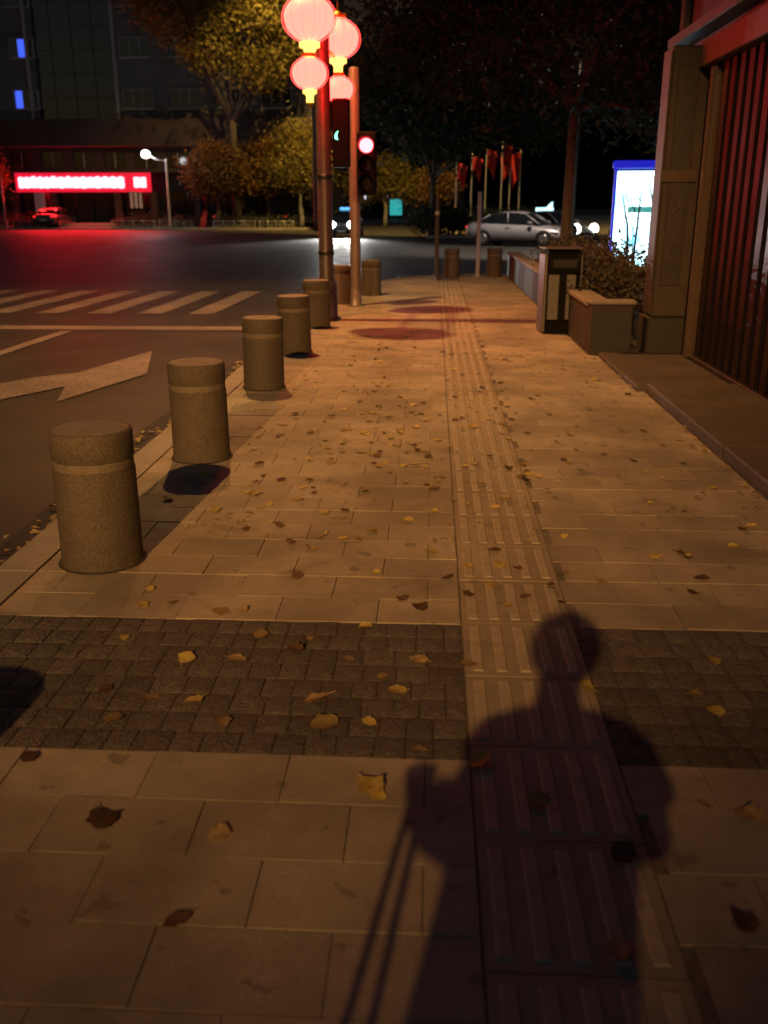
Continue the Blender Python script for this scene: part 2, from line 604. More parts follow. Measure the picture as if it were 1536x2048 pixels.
def paver_mesh(w, d, kind, variant=0):
    key = (round(w, 3), round(d, 3), kind, variant)
    if key in cache: return cache[key]
    b = MB()
    rnd = random.Random(hash(key) & 0xffff)
    hw, hd = w / 2, d / 2
    if kind == 'sett':
        nx, ny = 5, 5
        vs = []
        fs = []
        for j in range(ny + 1):
            for i in range(nx + 1):
                e = i in (0, nx) or j in (0, ny)
                vs.append((-hw + w * i / nx, -hd + d * j / ny, -0.004 if e else rnd.gauss(0.0005, 0.0016) + .0012 * math.sin(i * .9 + variant * 2) * math.cos(j * 1.1)))
        for j in range(ny):
            for i in range(nx):
                a = j * (nx + 1) + i
                fs.append((a, a + 1, a + nx + 2, a + nx + 1))
        b.add(vs, fs, True)
        m = M['sett']
        b.box(-hw, hw, -hd, hd, -0.05, -0.0042)
    else:
        c = 0.0014
        b.add([(-hw, -hd, -0.05), (hw, -hd, -0.05), (hw, hd, -0.05), (-hw, hd, -0.05),
               (-hw, -hd, -c), (hw, -hd, -c), (hw, hd, -c), (-hw, hd, -c),
               (-hw + c, -hd + c, 0), (hw - c, -hd + c, 0), (hw - c, hd - c, 0), (-hw + c, hd - c, 0)],
              [(0, 1, 5, 4), (1, 2, 6, 5), (2, 3, 7, 6), (3, 0, 4, 7), (4, 5, 9, 8), (5, 6, 10, 9), (6, 7, 11, 10), (7, 4, 8, 11), (8, 9, 10, 11)])
        m = M['paver']
    me = b.mesh(kind, m)
    cache[key] = me
    return me


ROW = 0.2325
far = MB()
TX0, TX1 = 0.135, 0.565
rowi = -36
y = 3.30 + rowi * ROW
rngp = random.Random(3)
while y < 22.6:
    yc = y + ROW / 2
    band = 2.36 < yc < 3.30
    for (a, bnd) in ((inside_x(yc), TX0 - 0.004), (TX1 + 0.004, 1.872 if yc < 10.2 else 1.70)):
        if a >= bnd - 0.05: continue
        if band:                                   # small rough granite setts, two courses per paver row
            for sub in (0, 1):
                x0 = a
                while x0 < bnd - 0.03:
                    w0 = rngp.choice((.085, .095, .105, .115))
                    if bnd - x0 - w0 < .05: w0 = round(bnd - x0, 3)
                    g = 0.0045
                    link('sett', paver_mesh(w0 - g, ROW / 2 - g, 'sett', rngp.randrange(4)), sidewalk,
                         (x0 + w0 / 2, y + ROW * (.25 + .5 * sub), rngp.uniform(0.0005, 0.0025)),
                         (rngp.gauss(0, .01), rngp.gauss(0, .01), rngp.gauss(0, .02)))
                    x0 += w0
            continue
        off = 0.0 if rowi % 2 else 0.2
        k = math.floor((a - off) / 0.4)
        while True:
            x0 = max(a, off + k * 0.4)
            x1 = min(bnd, off + (k + 1) * 0.4)
            k += 1
            if x0 >= bnd: break
            if x1 - x0 < 0.04: continue
            g = 0.0025
            w = x1 - x0 - g
            d = ROW - g
            cx = (x0 + x1) / 2
            if 1.1 < yc < 8.15:
                link('paver', paver_mesh(w, d, 'paver'), sidewalk, (cx, yc, rngp.uniform(-0.0025, 0.0015)),
                     (rngp.gauss(0, 0.003), rngp.gauss(0, 0.003), rngp.gauss(0, 0.004)))
            else:
                zt = rngp.uniform(-0.002, 0.0015)
                hw, hd = w / 2, d / 2
                far.add([(cx - hw, yc - hd, -0.05), (cx + hw, yc - hd, -0.05), (cx + hw, yc + hd, -0.05), (cx - hw, yc + hd, -0.05),
                         (cx - hw, yc - hd, zt), (cx + hw, yc - hd, zt), (cx + hw, yc + hd, zt), (cx - hw, yc + hd, zt)],
                        [(0, 1, 5, 4), (1, 2, 6, 5), (2, 3, 7, 6), (3, 0, 4, 7), (4, 5, 6, 7)])
    rowi += 1
    y = 3.30 + rowi * ROW
for xa, xb in ((-1.745, .131), (.569, 1.872)):
    MB().poly([(xa, 2.37), (xb, 2.37), (xb, 3.30), (xa, 3.30)], -0.0056).build('joint_sand', M['joint'], sidewalk)
o = far.build('paving', M['paver_far'], sidewalk)
o['kind'] = 'stuff'

# tactile guide strip
tb = MB()
TL = 0.436
hw, hd, c = 0.213, TL / 2 - 0.003, 0.004
tb.add([(-hw, -hd, -0.05), (hw, -hd, -0.05), (hw, hd, -0.05), (-hw, hd, -0.05), (-hw, -hd, 0), (hw, -hd, 0), (hw, hd, 0), (-hw, hd, 0)],
       [(0, 1, 5, 4), (1, 2, 6, 5), (2, 3, 7, 6), (3, 0, 4, 7), (4, 5, 6, 7)])
tile_me = tb.mesh('tactile_tile', M['tactile'])
bars = MB()
for k in range(5):
    x = -0.168 + k * 0.084
    L_, W_ = 0.185, 0.021
    bars.add([(x - W_, -L_, 0), (x + W_, -L_, 0), (x + W_, L_, 0), (x - W_, L_, 0),
              (x - W_ + .006, -L_ + .006, .0042), (x + W_ - .006, -L_ + .006, .0042), (x + W_ - .006, L_ - .006, .0042), (x - W_ + .006, L_ - .006, .0042)],
             [(0, 1, 5, 4), (1, 2, 6, 5), (2, 3, 7, 6), (3, 0, 4, 7), (4, 5, 6, 7)])
bar_me = bars.mesh('guide_bars', M['tactile_bar'])
y = 2.01 - 4 * TL
while y < 20.5:
    t = link('tactile_tile', tile_me, sidewalk, (0.35, y + TL / 2, rngp.uniform(-0.002, 0.002)), (rngp.gauss(0, .003), rngp.gauss(0, .003), 0))
    link('guide_bars', bar_me, t)
    y += TL

# kerb: separate stones along the edge
kerb = empty('kerb', (-1.95, 0, 0))
kerb['kind'] = 'structure'
path = [Vector((-1.95, -3 + 0.75 * k)) for k in range(26)]
path = [p for p in path if p.y < 15.9] + [Vector(p) for p in arc] + [Vector((1.05 + 0.9 * k, 23)) for k in range(1, 14)]
for i in range(len(path) - 1):
    a, b = path[i], path[i + 1]
    d = (b - a)
    L_ = d.length
    if L_ < 0.15: continue
    d = d.normalized()
    nrm = Vector((d.y, -d.x))
    inner = 0.2
    p = [a + d * 0.004, b - d * 0.004]
    q = [p[0] + nrm * inner, p[1] + nrm * inner]
    z = 0.004 + rngp.uniform(-.003, .003)
    c = 0.018
    vs = [(p[0].x, p[0].y, -.2), (p[1].x, p[1].y, -.2), (q[1].x, q[1].y, -.2), (q[0].x, q[0].y, -.2)]
    vs += [(v[0], v[1], z - c) for v in vs]
    pi_ = [p[0] + nrm * c + d * .006, p[1] + nrm * c - d * .006]
    vs += [(pi_[0].x, pi_[0].y, z), (pi_[1].x, pi_[1].y, z), (q[1].x, q[1].y, z), (q[0].x, q[0].y, z)]
    vs = [(v[0] + 1.95, v[1], v[2]) for v in vs]
    MB().add(vs, [(0, 1, 5, 4), (1, 2, 6, 5), (2, 3, 7, 6), (3, 0, 4, 7), (4, 5, 9, 8), (5, 6, 10, 9), (6, 7, 11, 10), (7, 4, 8, 11), (8, 9, 10, 11)]).build('kerb_stone', M['kerb'], kerb)

gut = MB()
for i in range(60):
    y0, y1 = -3 + i * 0.32, -3 + (i + 1) * 0.32
    rr = random.Random(i).uniform
    w0 = -2.20 + random.Random(i).uniform(-.035, .035)
    w1 = -2.20 + random.Random(i + 1).uniform(-.035, .035)
    gut.add([(w0, y0, RZ + .003), (-1.952, y0, RZ + .012), (-1.952, y1, RZ + .012), (w1, y1, RZ + .003)], [(0, 1, 2, 3)])
gut.build('gutter', M['gutter'])['kind'] = 'structure'

# far corner pavements
def pavement(name, x0, x1, y0, y1, m):
    b = MB().box(x0, x1, y0, y1, -0.19, 0.02, 0.02)
    o = b.build(name, m)
    o['kind'] = 'structure'
    return o


pavement('pavement', -80, -9.2, 69.6, 120, M['kerb'])
pavement('pavement', -0.4, 80, 52.5, 68, M['kerb'])
pavement('pavement', 4.0, 80, 68.2, 170, M['kerb'])
st = MB()
st.box(-28.4, -23.8, 71.6, 73.9, 0.02, 0.16, 0.01)
st.box(-28.2, -24.0, 72.2, 73.9, 0.16, 0.30, 0.01)
st.build('entrance_steps', M['stepstone'])['kind'] = 'structure'

# raised stone platform along the shop front (each slab apart)
platform = empty('platform', (1.88, 0, 0))
platform['kind'] = 'structure'
for (y0, y1, xl, h) in ((-3.9, -0.2, 1.88, .085), (-0.17, 2.9, 1.88, .085), (2.93, 5.88, 1.885, .085), (5.91, 8.12, 1.88, .085), (8.17, 10.13, 1.80, .05)):
    MB().box(xl - 1.88, 0.86, y0, y1, -.15, h, .012).build('slab', M['slab'], platform)
MB().box(1.97, 6, 10.45, 22.6, -.15, .05).build('planting_bed', M['soil'])['kind'] = 'structure'

# ================================================================== BOLLARDS
def make_bollard():
    r = empty('bollard', (0, 0, 0))
    H, q = 0.62, 0.182
    MB().lathe([(q + .006, -0.01), (q + .004, .015), (q, .03), (q * .985, .44), (q * .962, .452), (q * .962, .455)], 40, cap=False).build('shaft', M['granite'], r)
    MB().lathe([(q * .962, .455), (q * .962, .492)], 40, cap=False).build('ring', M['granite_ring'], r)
    b = MB().lathe([(q * .962, .492), (q * .985, .5), (q * .985, H - .012), (q * .95, H - .001), (q * .9, H)], 40, cap=False)
    b.build('cap', M['granite'], r)
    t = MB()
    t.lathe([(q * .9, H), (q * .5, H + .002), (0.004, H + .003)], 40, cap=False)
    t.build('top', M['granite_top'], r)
    MB().lathe([(q + .016, .001), (q + .013, .005), (q + .004, .008)], 40, cap=False).build('base_joint', M['joint'], r)
    return r


bol = make_bollard()
spots = [((-1.5, 3.92), 'speckled granite bollard nearest the camera, large at the left edge'),
         ((-1.48, 5.76), 'second granite bollard from the camera along the kerb'),
         ((-1.5, 8.2), 'third granite bollard from the camera along the kerb'),
         ((-1.52, 10.3), 'fourth granite bollard from the camera along the kerb'),
         ((-1.55, 12.55), 'fifth granite bollard, just in front of the red lantern post'),
         ((-1.5, 15.75), 'granite bollard between the lantern post and the signal pole'),
         ((-1.12, 17.3), 'granite bollard just right of the signal pole'),
         ((0.42, 21.9), 'dark granite bollard beside the purple lit slim pole at the corner'),
         ((1.42, 22.3), 'dark granite bollard beside the second slim pole at the corner'),
         ((-1.56, 1.42), 'granite bollard left of the frame, its round shadow on the dark setts')]
for i, ((x, y), lab) in enumerate(spots):
    o = bol if i == 0 else copy_tree(bol)
    o.location = (x, y, 0)
    o.rotation_euler = (rngp.gauss(0, .008), rngp.gauss(0, .008), i * 1.3)
    tag(o, lab, 'bollard', 'granite bollards along the kerb')


# ================================================================== STREET LAMPS AND LANTERNS
def aim_rot(target, frm):
    return (Vector(target) - Vector(frm)).to_track_quat('-Z', 'Y').to_euler()


def street_lamp(loc, label, power, color, head_x, with_bracket=True, cone=113, blend=.5, aim=None):
    r = empty('street_lamp', loc)
    x = head_x - loc[0]
    MB().lathe([(.2, 0), (.2, .03), (.15, .05), (.145, .5), (.125, .54), (.105, .6), (.075, 7.5), (.06, 7.8)], 16).build('pole', M['post'], r)
    a = MB().tube([(0, 0, 7.5), (x * .25, 0, 7.9), (x * .6, 0, 8.1), (x * .8, 0, 8.13)], [.05, .045, .04, .035], 10)
    a.build('arm', M['post'], r)
    h = MB()
    h.box(x - .36, x + .36, -.15, .15, 8.06, 8.2, .03)
    hd = h.build('lamp_head', M['dark_metal'], r)
    MB().box(x - .26, x + .26, -.1, .1, 8.035, 8.058).build('lens', M['em_lens'], hd)
    lamp('street_lamp_light', (x, 0, 7.97), power, color, .09, r, cone, blend).rotation_euler = aim_rot(aim, (head_x, loc[1], 7.97)) if aim else (0, 0, 0)
    if with_bracket:
        for (z, s) in ((4.32, .8), (3.5, .8)):
            MB().tube([(-.1, -s - .05, z), (-.03, -s * .5, z + .06), (0, 0, z + .02), (.03, s * .5, z + .06), (.1, s + .05, z)], .02, 8).build('lantern_bracket', M['gold'], r)
    for z in (.9, 1.9, 4.9): 
        MB().lathe([(.108, z), (.112, z + .01), (.112, z + .05), (.108, z + .06)], 16).build('band', M['dark_metal'], r)
    tag(r, label, 'street lamp', 'street lamps along the kerb')
    return r


street_lamp((-1.5, 13.4, 0), 'tall street lamp post carrying four glowing red lanterns', LAMP_NEAR, SODIUM, -2.94)
street_lamp((-1.6, -13.6, 0), 'street lamp behind the photographer, throwing the long shadows forward', LAMP_BACK, SODIUM_BACK, -2.6, False, 21.0, .9, (0.25, 9.8, 0))
street_lamp((5.3, 37.5, 0), 'street lamp beyond the dark tree, lighting the cars in the junction', 3600, (1.0, .8, .6), 3.9, False, 88, .5)


def lantern(loc, r, hang, label):
    t = empty('red_lantern', loc)
    core = MB()
    ellipsoid(core, (0, 0, 0), (r * .92, r * .92, r * .77), 28, 16)
    core.build('glowing_core', M['em_core'], t)
    # ribbed silk skin
    vs, fs = [], []
    nu, nv = 48, 16
    for i in range(nv + 1):
        a = PI * (0.06 + 0.88 * i / nv)
        for k in range(nu):
            b = 2 * PI * k / nu
            q = r * (1.0 if k % 4 else 1.018)
            vs.append((q * math.sin(a) * math.cos(b), q * math.sin(a) * math.sin(b), r * .83 * math.cos(a)))
    for i in range(nv):
        for k in range(nu):
            k2 = (k + 1) % nu
            fs.append((i * nu + k, (i + 1) * nu + k, (i + 1) * nu + k2, i * nu + k2))
    MB().add(vs, fs, True).build('silk_skin', M['lantern_skin'], t)
    rb = MB()
    for k in range(14):
        b = 2 * PI * k / 14 + .1
        rb.tube([(r * 1.005 * math.sin(a) * math.cos(b), r * 1.005 * math.sin(a) * math.sin(b), r * .833 * math.cos(a)) for a in [PI * (.06 + .88 * j / 12) for j in range(13)]], r * .011, 5)
    rb.build('ribs', M['em_rib'], t)
    for zz, n_ in ((r * .80, 'top_cap'),):
        MB().lathe([(r * .36, zz), (r * .38, zz + r * .03), (r * .38, zz + r * .17), (r * .2, zz + r * .19), (r * .2, zz + r * .26)], 20).build(n_, M['gold'], t)
    c = MB().lathe([(r * .2, -r * 1.42), (r * .2, -r * 1.1), (r * .24, -r * 1.08), (r * .24, -r * .98), (r * .38, -r * .97), (r * .38, -r * .8)], 20)
    cap = c.build('bottom_cap', M['em_gold'], t)
    ts = MB()
    for k in range(14):
        a = 2 * PI * k / 14
        ts.tube([(r * .15 * math.cos(a), r * .15 * math.sin(a), -r * 1.42), (r * .1 * math.cos(a), r * .1 * math.sin(a), -r * 1.62)], r * .03, 5)
    ts.build('tassel', M['gold'], cap)
    MB().tube([(0, 0, r * 1.05), (0, 0, hang)], .008, 6).build('hanger', M['gold'], t)
    tag(t, label, 'lantern', 'red lanterns on the lamp post')


lantern((-1.57, 12.62, 3.74), .335, .58, 'largest glowing red lantern, upper left on the lamp post')
lantern((-1.37, 14.18, 3.75), .315, .57, 'glowing red lantern upper right of the lamp post')
lantern((-1.58, 12.62, 3.12), .235, .38, 'glowing red lantern lower left, under the largest one')
lantern((-1.36, 14.18, 3.11), .215, .39, 'smallest glowing red lantern, lower right of the lamp post')

# dark signal box hung on the lantern post
sb = empty('signal_box', (-1.25, 13.42, 2.05))
MB().box(-.13, .1, -.09, .09, 0, .86, .015).build('housing', M['black'], sb)
MB().box(-.19, -.13, -.03, .03, .38, .46).build('clamp', M['dark_metal'], sb)
g = MB()
g.add([(-.145 + .05, -.092, .36), (-.105 + .05, -.092, .345), (-.12 + .05, -.092, .40), (-.1 + .05, -.092, .46), (-.14 + .05, -.092, .415),
       ], [(0, 1, 2), (0, 2, 4), (4, 2, 3)])
g.build('green_arrow', M['em_green'], sb)
tag(sb, 'dark signal box with a small green arrow on the lantern post', 'traffic light')


def traffic_signal(loc, h, head, lit, label, side=1, rz=0.0):
    r = empty('traffic_signal', loc, rz)
    MB().lathe([(.15, 0), (.15, .02), (.09, .03), (.088, .3), (.082, h - .03), (.06, h)], 18).build('pole', M['postred'], r)
    x, z = head
    hd = MB().box(x - .15, x + .15, -.24, -.04, z - .72, z + .2, .02).build('signal_head', M['black'], r)
    MB().box(min(0, x), max(0, x), -.07, -.02, z - .3, z - .24).build('bracket', M['dark_metal'], r)
    for k, cname in enumerate(('red', 'amber', 'green')):
        d = MB()
        disc(d, (x, -.245, z - k * .27), .105, (0, -1, 0), 22, .03)
        m = {'red': M['em_red'], 'green': M['em_green']}.get(cname) if cname == lit else M['glass']
        d.build('lens', m, hd)
        v = MB()
        pts = [(.125 * math.cos(a), .125 * math.sin(a)) for a in [PI * (-.1 + 1.2 * j / 12) for j in range(13)]]
        vs = [(x + p[0], -.24, z - k * .27 + p[1]) for p in pts] + [(x + p[0], -.38, z - k * .27 + p[1] * 1.0) for p in pts]
        v.add(vs, [(j, j + 1, 14 + j, 13 + j) for j in range(12)], True)
        v.build('visor', M['black'], hd)
    tag(r, label, 'traffic light')
    return r


traffic_signal((-1.25, 15.4, 0), 3.55, (.2, 2.43), 'red', 'red traffic light on a short pole beside the lantern post')
traffic_signal((-30.3, 67.2, 0), 4.0, (-.15, 3.1), 'green', 'distant traffic light showing green at the left edge')

# slim poles at the corner
for (x, y, h, lab) in ((.08, 21.1, 1.70, 'slim dark pole at the corner, lit purple along one edge'),
                       (1.03, 22.1, 1.86, 'slim grey pole at the corner in front of the silver car')):
    p = empty('corner_pole', (x, y, 0))
    MB().lathe([(.09, 0), (.09, .015), (.048, .02), (.045, h - .02), (.02, h)], 14).build('shaft', M['post'] if x < .5 else M['galv'], p)
    MB().lathe([(.052, h * .8), (.052, h * .8 + .08)], 14).build('reflective_band', M['galv'], p)
    tag(p, lab, 'pole')

# ================================================================== LITTER BIN
b = empty('litter_bin', (1.62, 12.2, 0), R(4))
MB().box(-.2, .2, -.18, .18, .0, .16, .01).build('base', M['black'], b)
body = MB().box(-.2, .2, -.175, .18, .16, .78, .01).build('body', M['black'], b)
for x0, x1 in ((-.185, -.05), (.045, .16)):
    MB().box(x0, x1, -.19, -.177, .18, .74, .004).build('front_panel', M['greypanel'], b)
MB().box(-.245, -.205, -.2, .2, .02, .98, .008).build('side_panel', M['steel'], b)
MB().box(.205, .235, -.2, .2, .02, .98, .008).build('side_panel', M['steel'], b)
hood = MB()
prof = [(-.215, .74), (-.235, .8), (-.235, .94), (-.2, 1.0), (-.1, 1.035), (.1, 1.035), (.2, 1.0), (.21, .74)]
vs = [(-.2, p[0], p[1]) for p in prof] + [(.2, p[0], p[1]) for p in prof]
n = len(prof)
hood.add(vs, [tuple(range(n)), tuple(reversed(range(n, 2 * n)))] + [(i, n + i, n + (i + 1) % n, (i + 1) % n) for i in range(n)])
hd = hood.build('hood', M['black'], b)
MB().box(-.15, .15, -.243, -.2362, .82, .92, .002).build('opening', M['dark_metal'], hd)
lid = MB().box(-.25, .24, -.21, .23, 1.04, 1.06, .006).build('lid', M['steel'], b)
tag(b, 'steel litter bin with black hood and grey front panels beside the planter', 'litter bin')

# ================================================================== PLANTER, HEDGE, TREES
pl = empty('planter', (1.72, 10.25, 0))
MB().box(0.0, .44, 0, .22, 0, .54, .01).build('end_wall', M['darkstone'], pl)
MB().box(0.0, .22, .225, 12, 0, .5, .01).build('side_wall', M['darkstone'], pl)
yy = .22
for k in range(8):
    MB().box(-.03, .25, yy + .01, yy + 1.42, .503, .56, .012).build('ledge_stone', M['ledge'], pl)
    yy += 1.43
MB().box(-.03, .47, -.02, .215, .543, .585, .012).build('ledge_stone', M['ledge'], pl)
tag(pl, 'low stone planter wall with pale ledge behind the litter bin', 'planter')


def leaf_cloud(blobs, n, size, m, name, seed=1, shell=0.55, flat=0.0):
    rng = np.random.default_rng(seed)
    B = np.array(blobs, float)
    vol = B[:, 3] * B[:, 4] * B[:, 5]
    idx = rng.choice(len(B), n, p=vol / vol.sum())
    d = rng.normal(size=(n, 3))
    d /= np.linalg.norm(d, axis=1)[:, None]
    rad = (shell + (1 - shell) * rng.random(n)) * (0.82 + 0.3 * rng.random(n))
    c = B[idx, :3] + d * rad[:, None] * B[idx, 3:6]
    # clumps: pull groups of leaves together so that gaps open
    k = max(8, n // 26)
    cc = c[rng.choice(n, k)]
    w = rng.integers(0, k, n)
    near = cc[w]
    sel = rng.random(n) < 0.6
    spread = size * 4.0
    c[sel] = near[sel] + rng.normal(size=(sel.sum(), 3)) * spread * np.array([1, 1, .7])
    u = rng.normal(size=(n, 3))
    u /= np.linalg.norm(u, axis=1)[:, None]
    v = np.cross(u, rng.normal(size=(n, 3)))
    v /= np.linalg.norm(v, axis=1)[:, None]
    s = size * (0.6 + 0.8 * rng.random(n))[:, None]
    P = np.stack([c - u * s, c + v * s * .45, c + u * s, c - v * s * .45], 1).reshape(-1, 3)
    me = bpy.data.meshes.new(name)
    me.vertices.add(4 * n)
    me.loops.add(4 * n)
    me.polygons.add(n)
    me.vertices.foreach_set('co', P.ravel())
    me.loops.foreach_set('vertex_index', np.arange(4 * n))
    me.polygons.foreach_set('loop_start', np.arange(0, 4 * n, 4))
    me.materials.append(m)
    me.update(calc_edges=True)
    return me


def tree(name, base, h, r, blobs, n, size, m, bark, label, seed=1, group=None, lean=(0, 0)):
    t = empty(name, base)
    rnd = random.Random(seed)
    trunk = MB()
    top = Vector((lean[0], lean[1], h))
    pts = [Vector((0, 0, -.1)), Vector((lean[0] * .2 + rnd.uniform(-.05, .05), lean[1] * .2, h * .33)), Vector((lean[0] * .6 + rnd.uniform(-.07, .07), lean[1] * .6, h * .66)), top]
    trunk.tube(pts, [r * 1.25, r, r * .85, r * .7], 10)
    for bl in blobs:
        c = Vector(bl[:3])
        mid = (top + c) / 2 + Vector((rnd.uniform(-.2, .2), rnd.uniform(-.2, .2), rnd.uniform(0, .3)))
        trunk.tube([top - Vector((0, 0, r)), mid, c], [r * .5, r * .3, r * .12], 7)
    trunk.build('trunk', bark, t)
    link('crown', leaf_cloud(blobs, n, size, m, 'crown', seed), t)
    tag(t, label, 'tree', group)
    return t


h = empty('hedge', (2.4, 14, 0))
rng = np.random.default_rng(5)
bl = []
for k in range(22):
    bl.append((rng.uniform(-.3, .35), -3.2 + k * .34, rng.uniform(.55, .8), .38, .35, .36))
link('foliage', leaf_cloud(bl, 9000, .035, M['leaf_hedge'], 'foliage', 5, .5), h)
stems = MB()
for k in range(36):
    x, y = rng.uniform(-.35, .4), rng.uniform(-3.3, 4)
    stems.tube([(x, y, .03), (x + rng.uniform(-.06, .06), y + rng.uniform(-.06, .06), .45), (x + rng.uniform(-.15, .15), y + rng.uniform(-.15, .15), .95)], [.012, .009, .004], 5)
stems.build('stems', M['twig'], h)
tag(h, 'dark brownish hedge growing in the stone planter', 'hedge')

# bare saplings in front of the light box
for i, (x, y, hh, lx, k) in enumerate(((3.24, 16.1, 1.75, -.06, -.12), (3.36, 16.4, 1.8, .05, .02), (3.45, 16.9, 1.6, .0, .0), (3.55, 15.9, 1.95, .03, -.16))):
    s = empty('bare_sapling', (x, y, 0))
    b = MB()
    b.tube([(0, 0, -.05), (lx * .5, 0, hh * .5), (lx, .02, hh * .72), (lx + k, .02, hh)], [.03, .024, .02, .008] if i != 2 else [.014, .011, .009, .004], 7)
    for q in range(5):
        z = hh * (.55 + .09 * q)
        sgn = 1 if q % 2 else -1
        b.tube([(lx, .01, z), (lx + sgn * .06, .03, z + .12), (lx + sgn * .09, .05, z + .28)], [.008, .006, .003], 5)
    b.build('stem', M['twig'], s)
    tag(s, ['thin bare sapling, leftmost in front of the glowing light box', 'bare sapling in the middle of the glowing light box',
            'thinnest bare sapling in front of the light box', 'bent bare sapling, rightmost before the light box'][i], 'sapling', 'bare saplings before the light box')

G1 = 'roadside trees on the near corner'
tree('plane_tree', (2.62, 19.2, 0), 3.4, .12,
     [(-1.9, .4, 4.6, 1.7, 1.5, 1.5), (.2, -.3, 4.2, 1.5, 1.5, 1.35), (1.7, .2, 4.1, 1.5, 1.4, 1.4), (-.6, 1, 6.2, 2, 1.8, 1.7), (1.4, .5, 6.1, 1.9, 1.7, 1.6), (-3.1, .8, 5.2, 1.4, 1.4, 1.3), (.9, -1.6, 5.2, 1.3, 1.2, 1.3), (1.25, -1.2, 3.1, .75, .7, .6)],
     24000, .075, M['leaf_dark'], M['bark'], 'large dark leafy tree overhanging the pavement beside the light box', 11, G1)
tree('plane_tree', (-.1, 25.0 + 29, 0), 3.2, .2,
     [(0, 0, 6, 3.6, 3, 2.6), (-2, 0, 7.6, 3, 3, 2.2), (2.6, .5, 7, 3.4, 3, 2.8), (5.6, 0, 6.6, 3, 3, 2.4), (2, 0, 10, 4, 3, 2.6)],
     15000, .17, M['leaf_dark'], M['bark'], 'dark tree on the far corner behind the slim poles', 12, G1)

G2 = 'autumn trees on the far side of the junction'
tree('autumn_tree', (-15.7, 70.4, 0), 2.2, .16, [(0, 0, 4.2, 2.1, 1.8, 1.9), (-1.2, 0, 3.5, 1.3, 1.2, 1.2), (1.3, 0, 3.6, 1.2, 1.2, 1.2)],
     9000, .115, M['leaf_orange'], M['bark'], 'round orange tree to the right of the red lit sign', 21, G2)
tree('autumn_tree', (-9.7, 70.8, 0), 2.4, .17, [(0, 0, 4.6, 1.9, 1.7, 2.2), (-1.3, 0, 3.9, 1.3, 1.2, 1.4), (1.2, 0, 4.0, 1.3, 1.2, 1.6), (-.2, 0, 6.2, 1.5, 1.3, 1.3)],
     9500, .115, M['leaf_gold'], M['bark_pale'], 'golden tree with pale trunk just left of the lantern post', 22, G2)
tree('autumn_tree', (-12.3, 72, 0), 2.2, .14, [(0, 0, 3.8, 1.6, 1.5, 1.5), (.2, 0, 5.2, 1.3, 1.2, 1.2)],
     6500, .115, M['leaf_orange'], M['bark'], 'darker orange tree between the round orange and the golden tree', 23, G2)
tree('autumn_tree', (-4.2, 84, 0), 1.9, .17, [(0, 0, 3.7, 2.4, 2, 1.6), (2.2, 0, 3.2, 1.9, 1.6, 1.5), (-2.2, 0, 3.3, 1.7, 1.6, 1.5), (.4, 0, 4.7, 1.7, 1.6, 1.0)],
     9500, .125, M['leaf_gold'], M['bark_pale'], 'bright yellow tree at the far end of the road ahead', 24, G2)
tree('autumn_tree', (.4, 82, 0), 1.7, .15, [(0, 0, 3.2, 1.5, 1.5, 1.5), (-.8, 0, 2.6, 1, 1, 1)],
     5000, .12, M['leaf_orange'], M['bark'], 'small orange tree right of the bright yellow one', 25, G2)
tree('autumn_tree', (-33.6, 70.3, 0), 2.2, .15, [(0, 0, 4.6, 1.6, 1.6, 2.0), (1.2, 0, 3.6, 1.3, 1.2, 1.2), (.4, 0, 6.3, 1.3, 1.2, 1.2)],
     6500, .115, M['leaf_orange'], M['bark'], 'orange tree at the left edge before the building', 26, G2)
tree('tall_tree', (-14.5, 64.5 + 6.6, 0), 7.5, .3,
     [(-3.6, -1.5, 14.2, 2.6, 2.4, 1.9), (0, -2, 15, 3, 2.6, 2.4), (3.2, -1.5, 14.2, 2.6, 2.4, 2.2), (-1.2, -1, 11.8, 2.2, 2, 1.5), (2.6, -1, 10.6, 2.0, 2, 1.6), (5.2, -1, 12.4, 1.8, 2, 2.0), (-5.4, -1, 15.6, 2, 2, 1.3)],
     24000, .15, M['leaf_gold'], M['bark'], 'tall tree with golden foliage high above the orange trees', 27, G2)

# far mast lamp that lights the golden trees and the road ahead
mast = empty('mast_lamp', (-7.5, 62, 0))
MB().lathe([(.24, 0), (.2, .5), (.11, 15.4), (.08, 15.6)], 12).build('pole', M['post'], mast)
for s in (-1, 1):
    MB().tube([(0, 0, 15.4), (s * 1.2, 0, 15.8), (s * 2.4, 0, 15.85)], .06, 8).build('arm', M['post'], mast)
    q = MB().box(s * 2.4 - .4, s * 2.4 + .4, -.18, .18, 15.72, 15.92, .03).build('lamp_head', M['dark_metal'], mast)
    MB().box(s * 2.4 - .3, s * 2.4 + .3, -.12, .12, 15.69, 15.715).build('lens', M['em_lens'], q)
    lamp('mast_light', (s * 2.4, 0.35, 15.5), 6800 if s < 0 else 18000, (1.0, 0.6, 0.15), .15, mast, 92 if s < 0 else 110, .5).rotation_euler = aim_rot(
        (-12, 73, 3.5) if s < 0 else (1, 70, 0), (-7.5 + s * 2.4, 62.35, 15.5))
tag(mast, 'tall mast lamp hidden behind the lantern post on the far corner', 'street lamp')

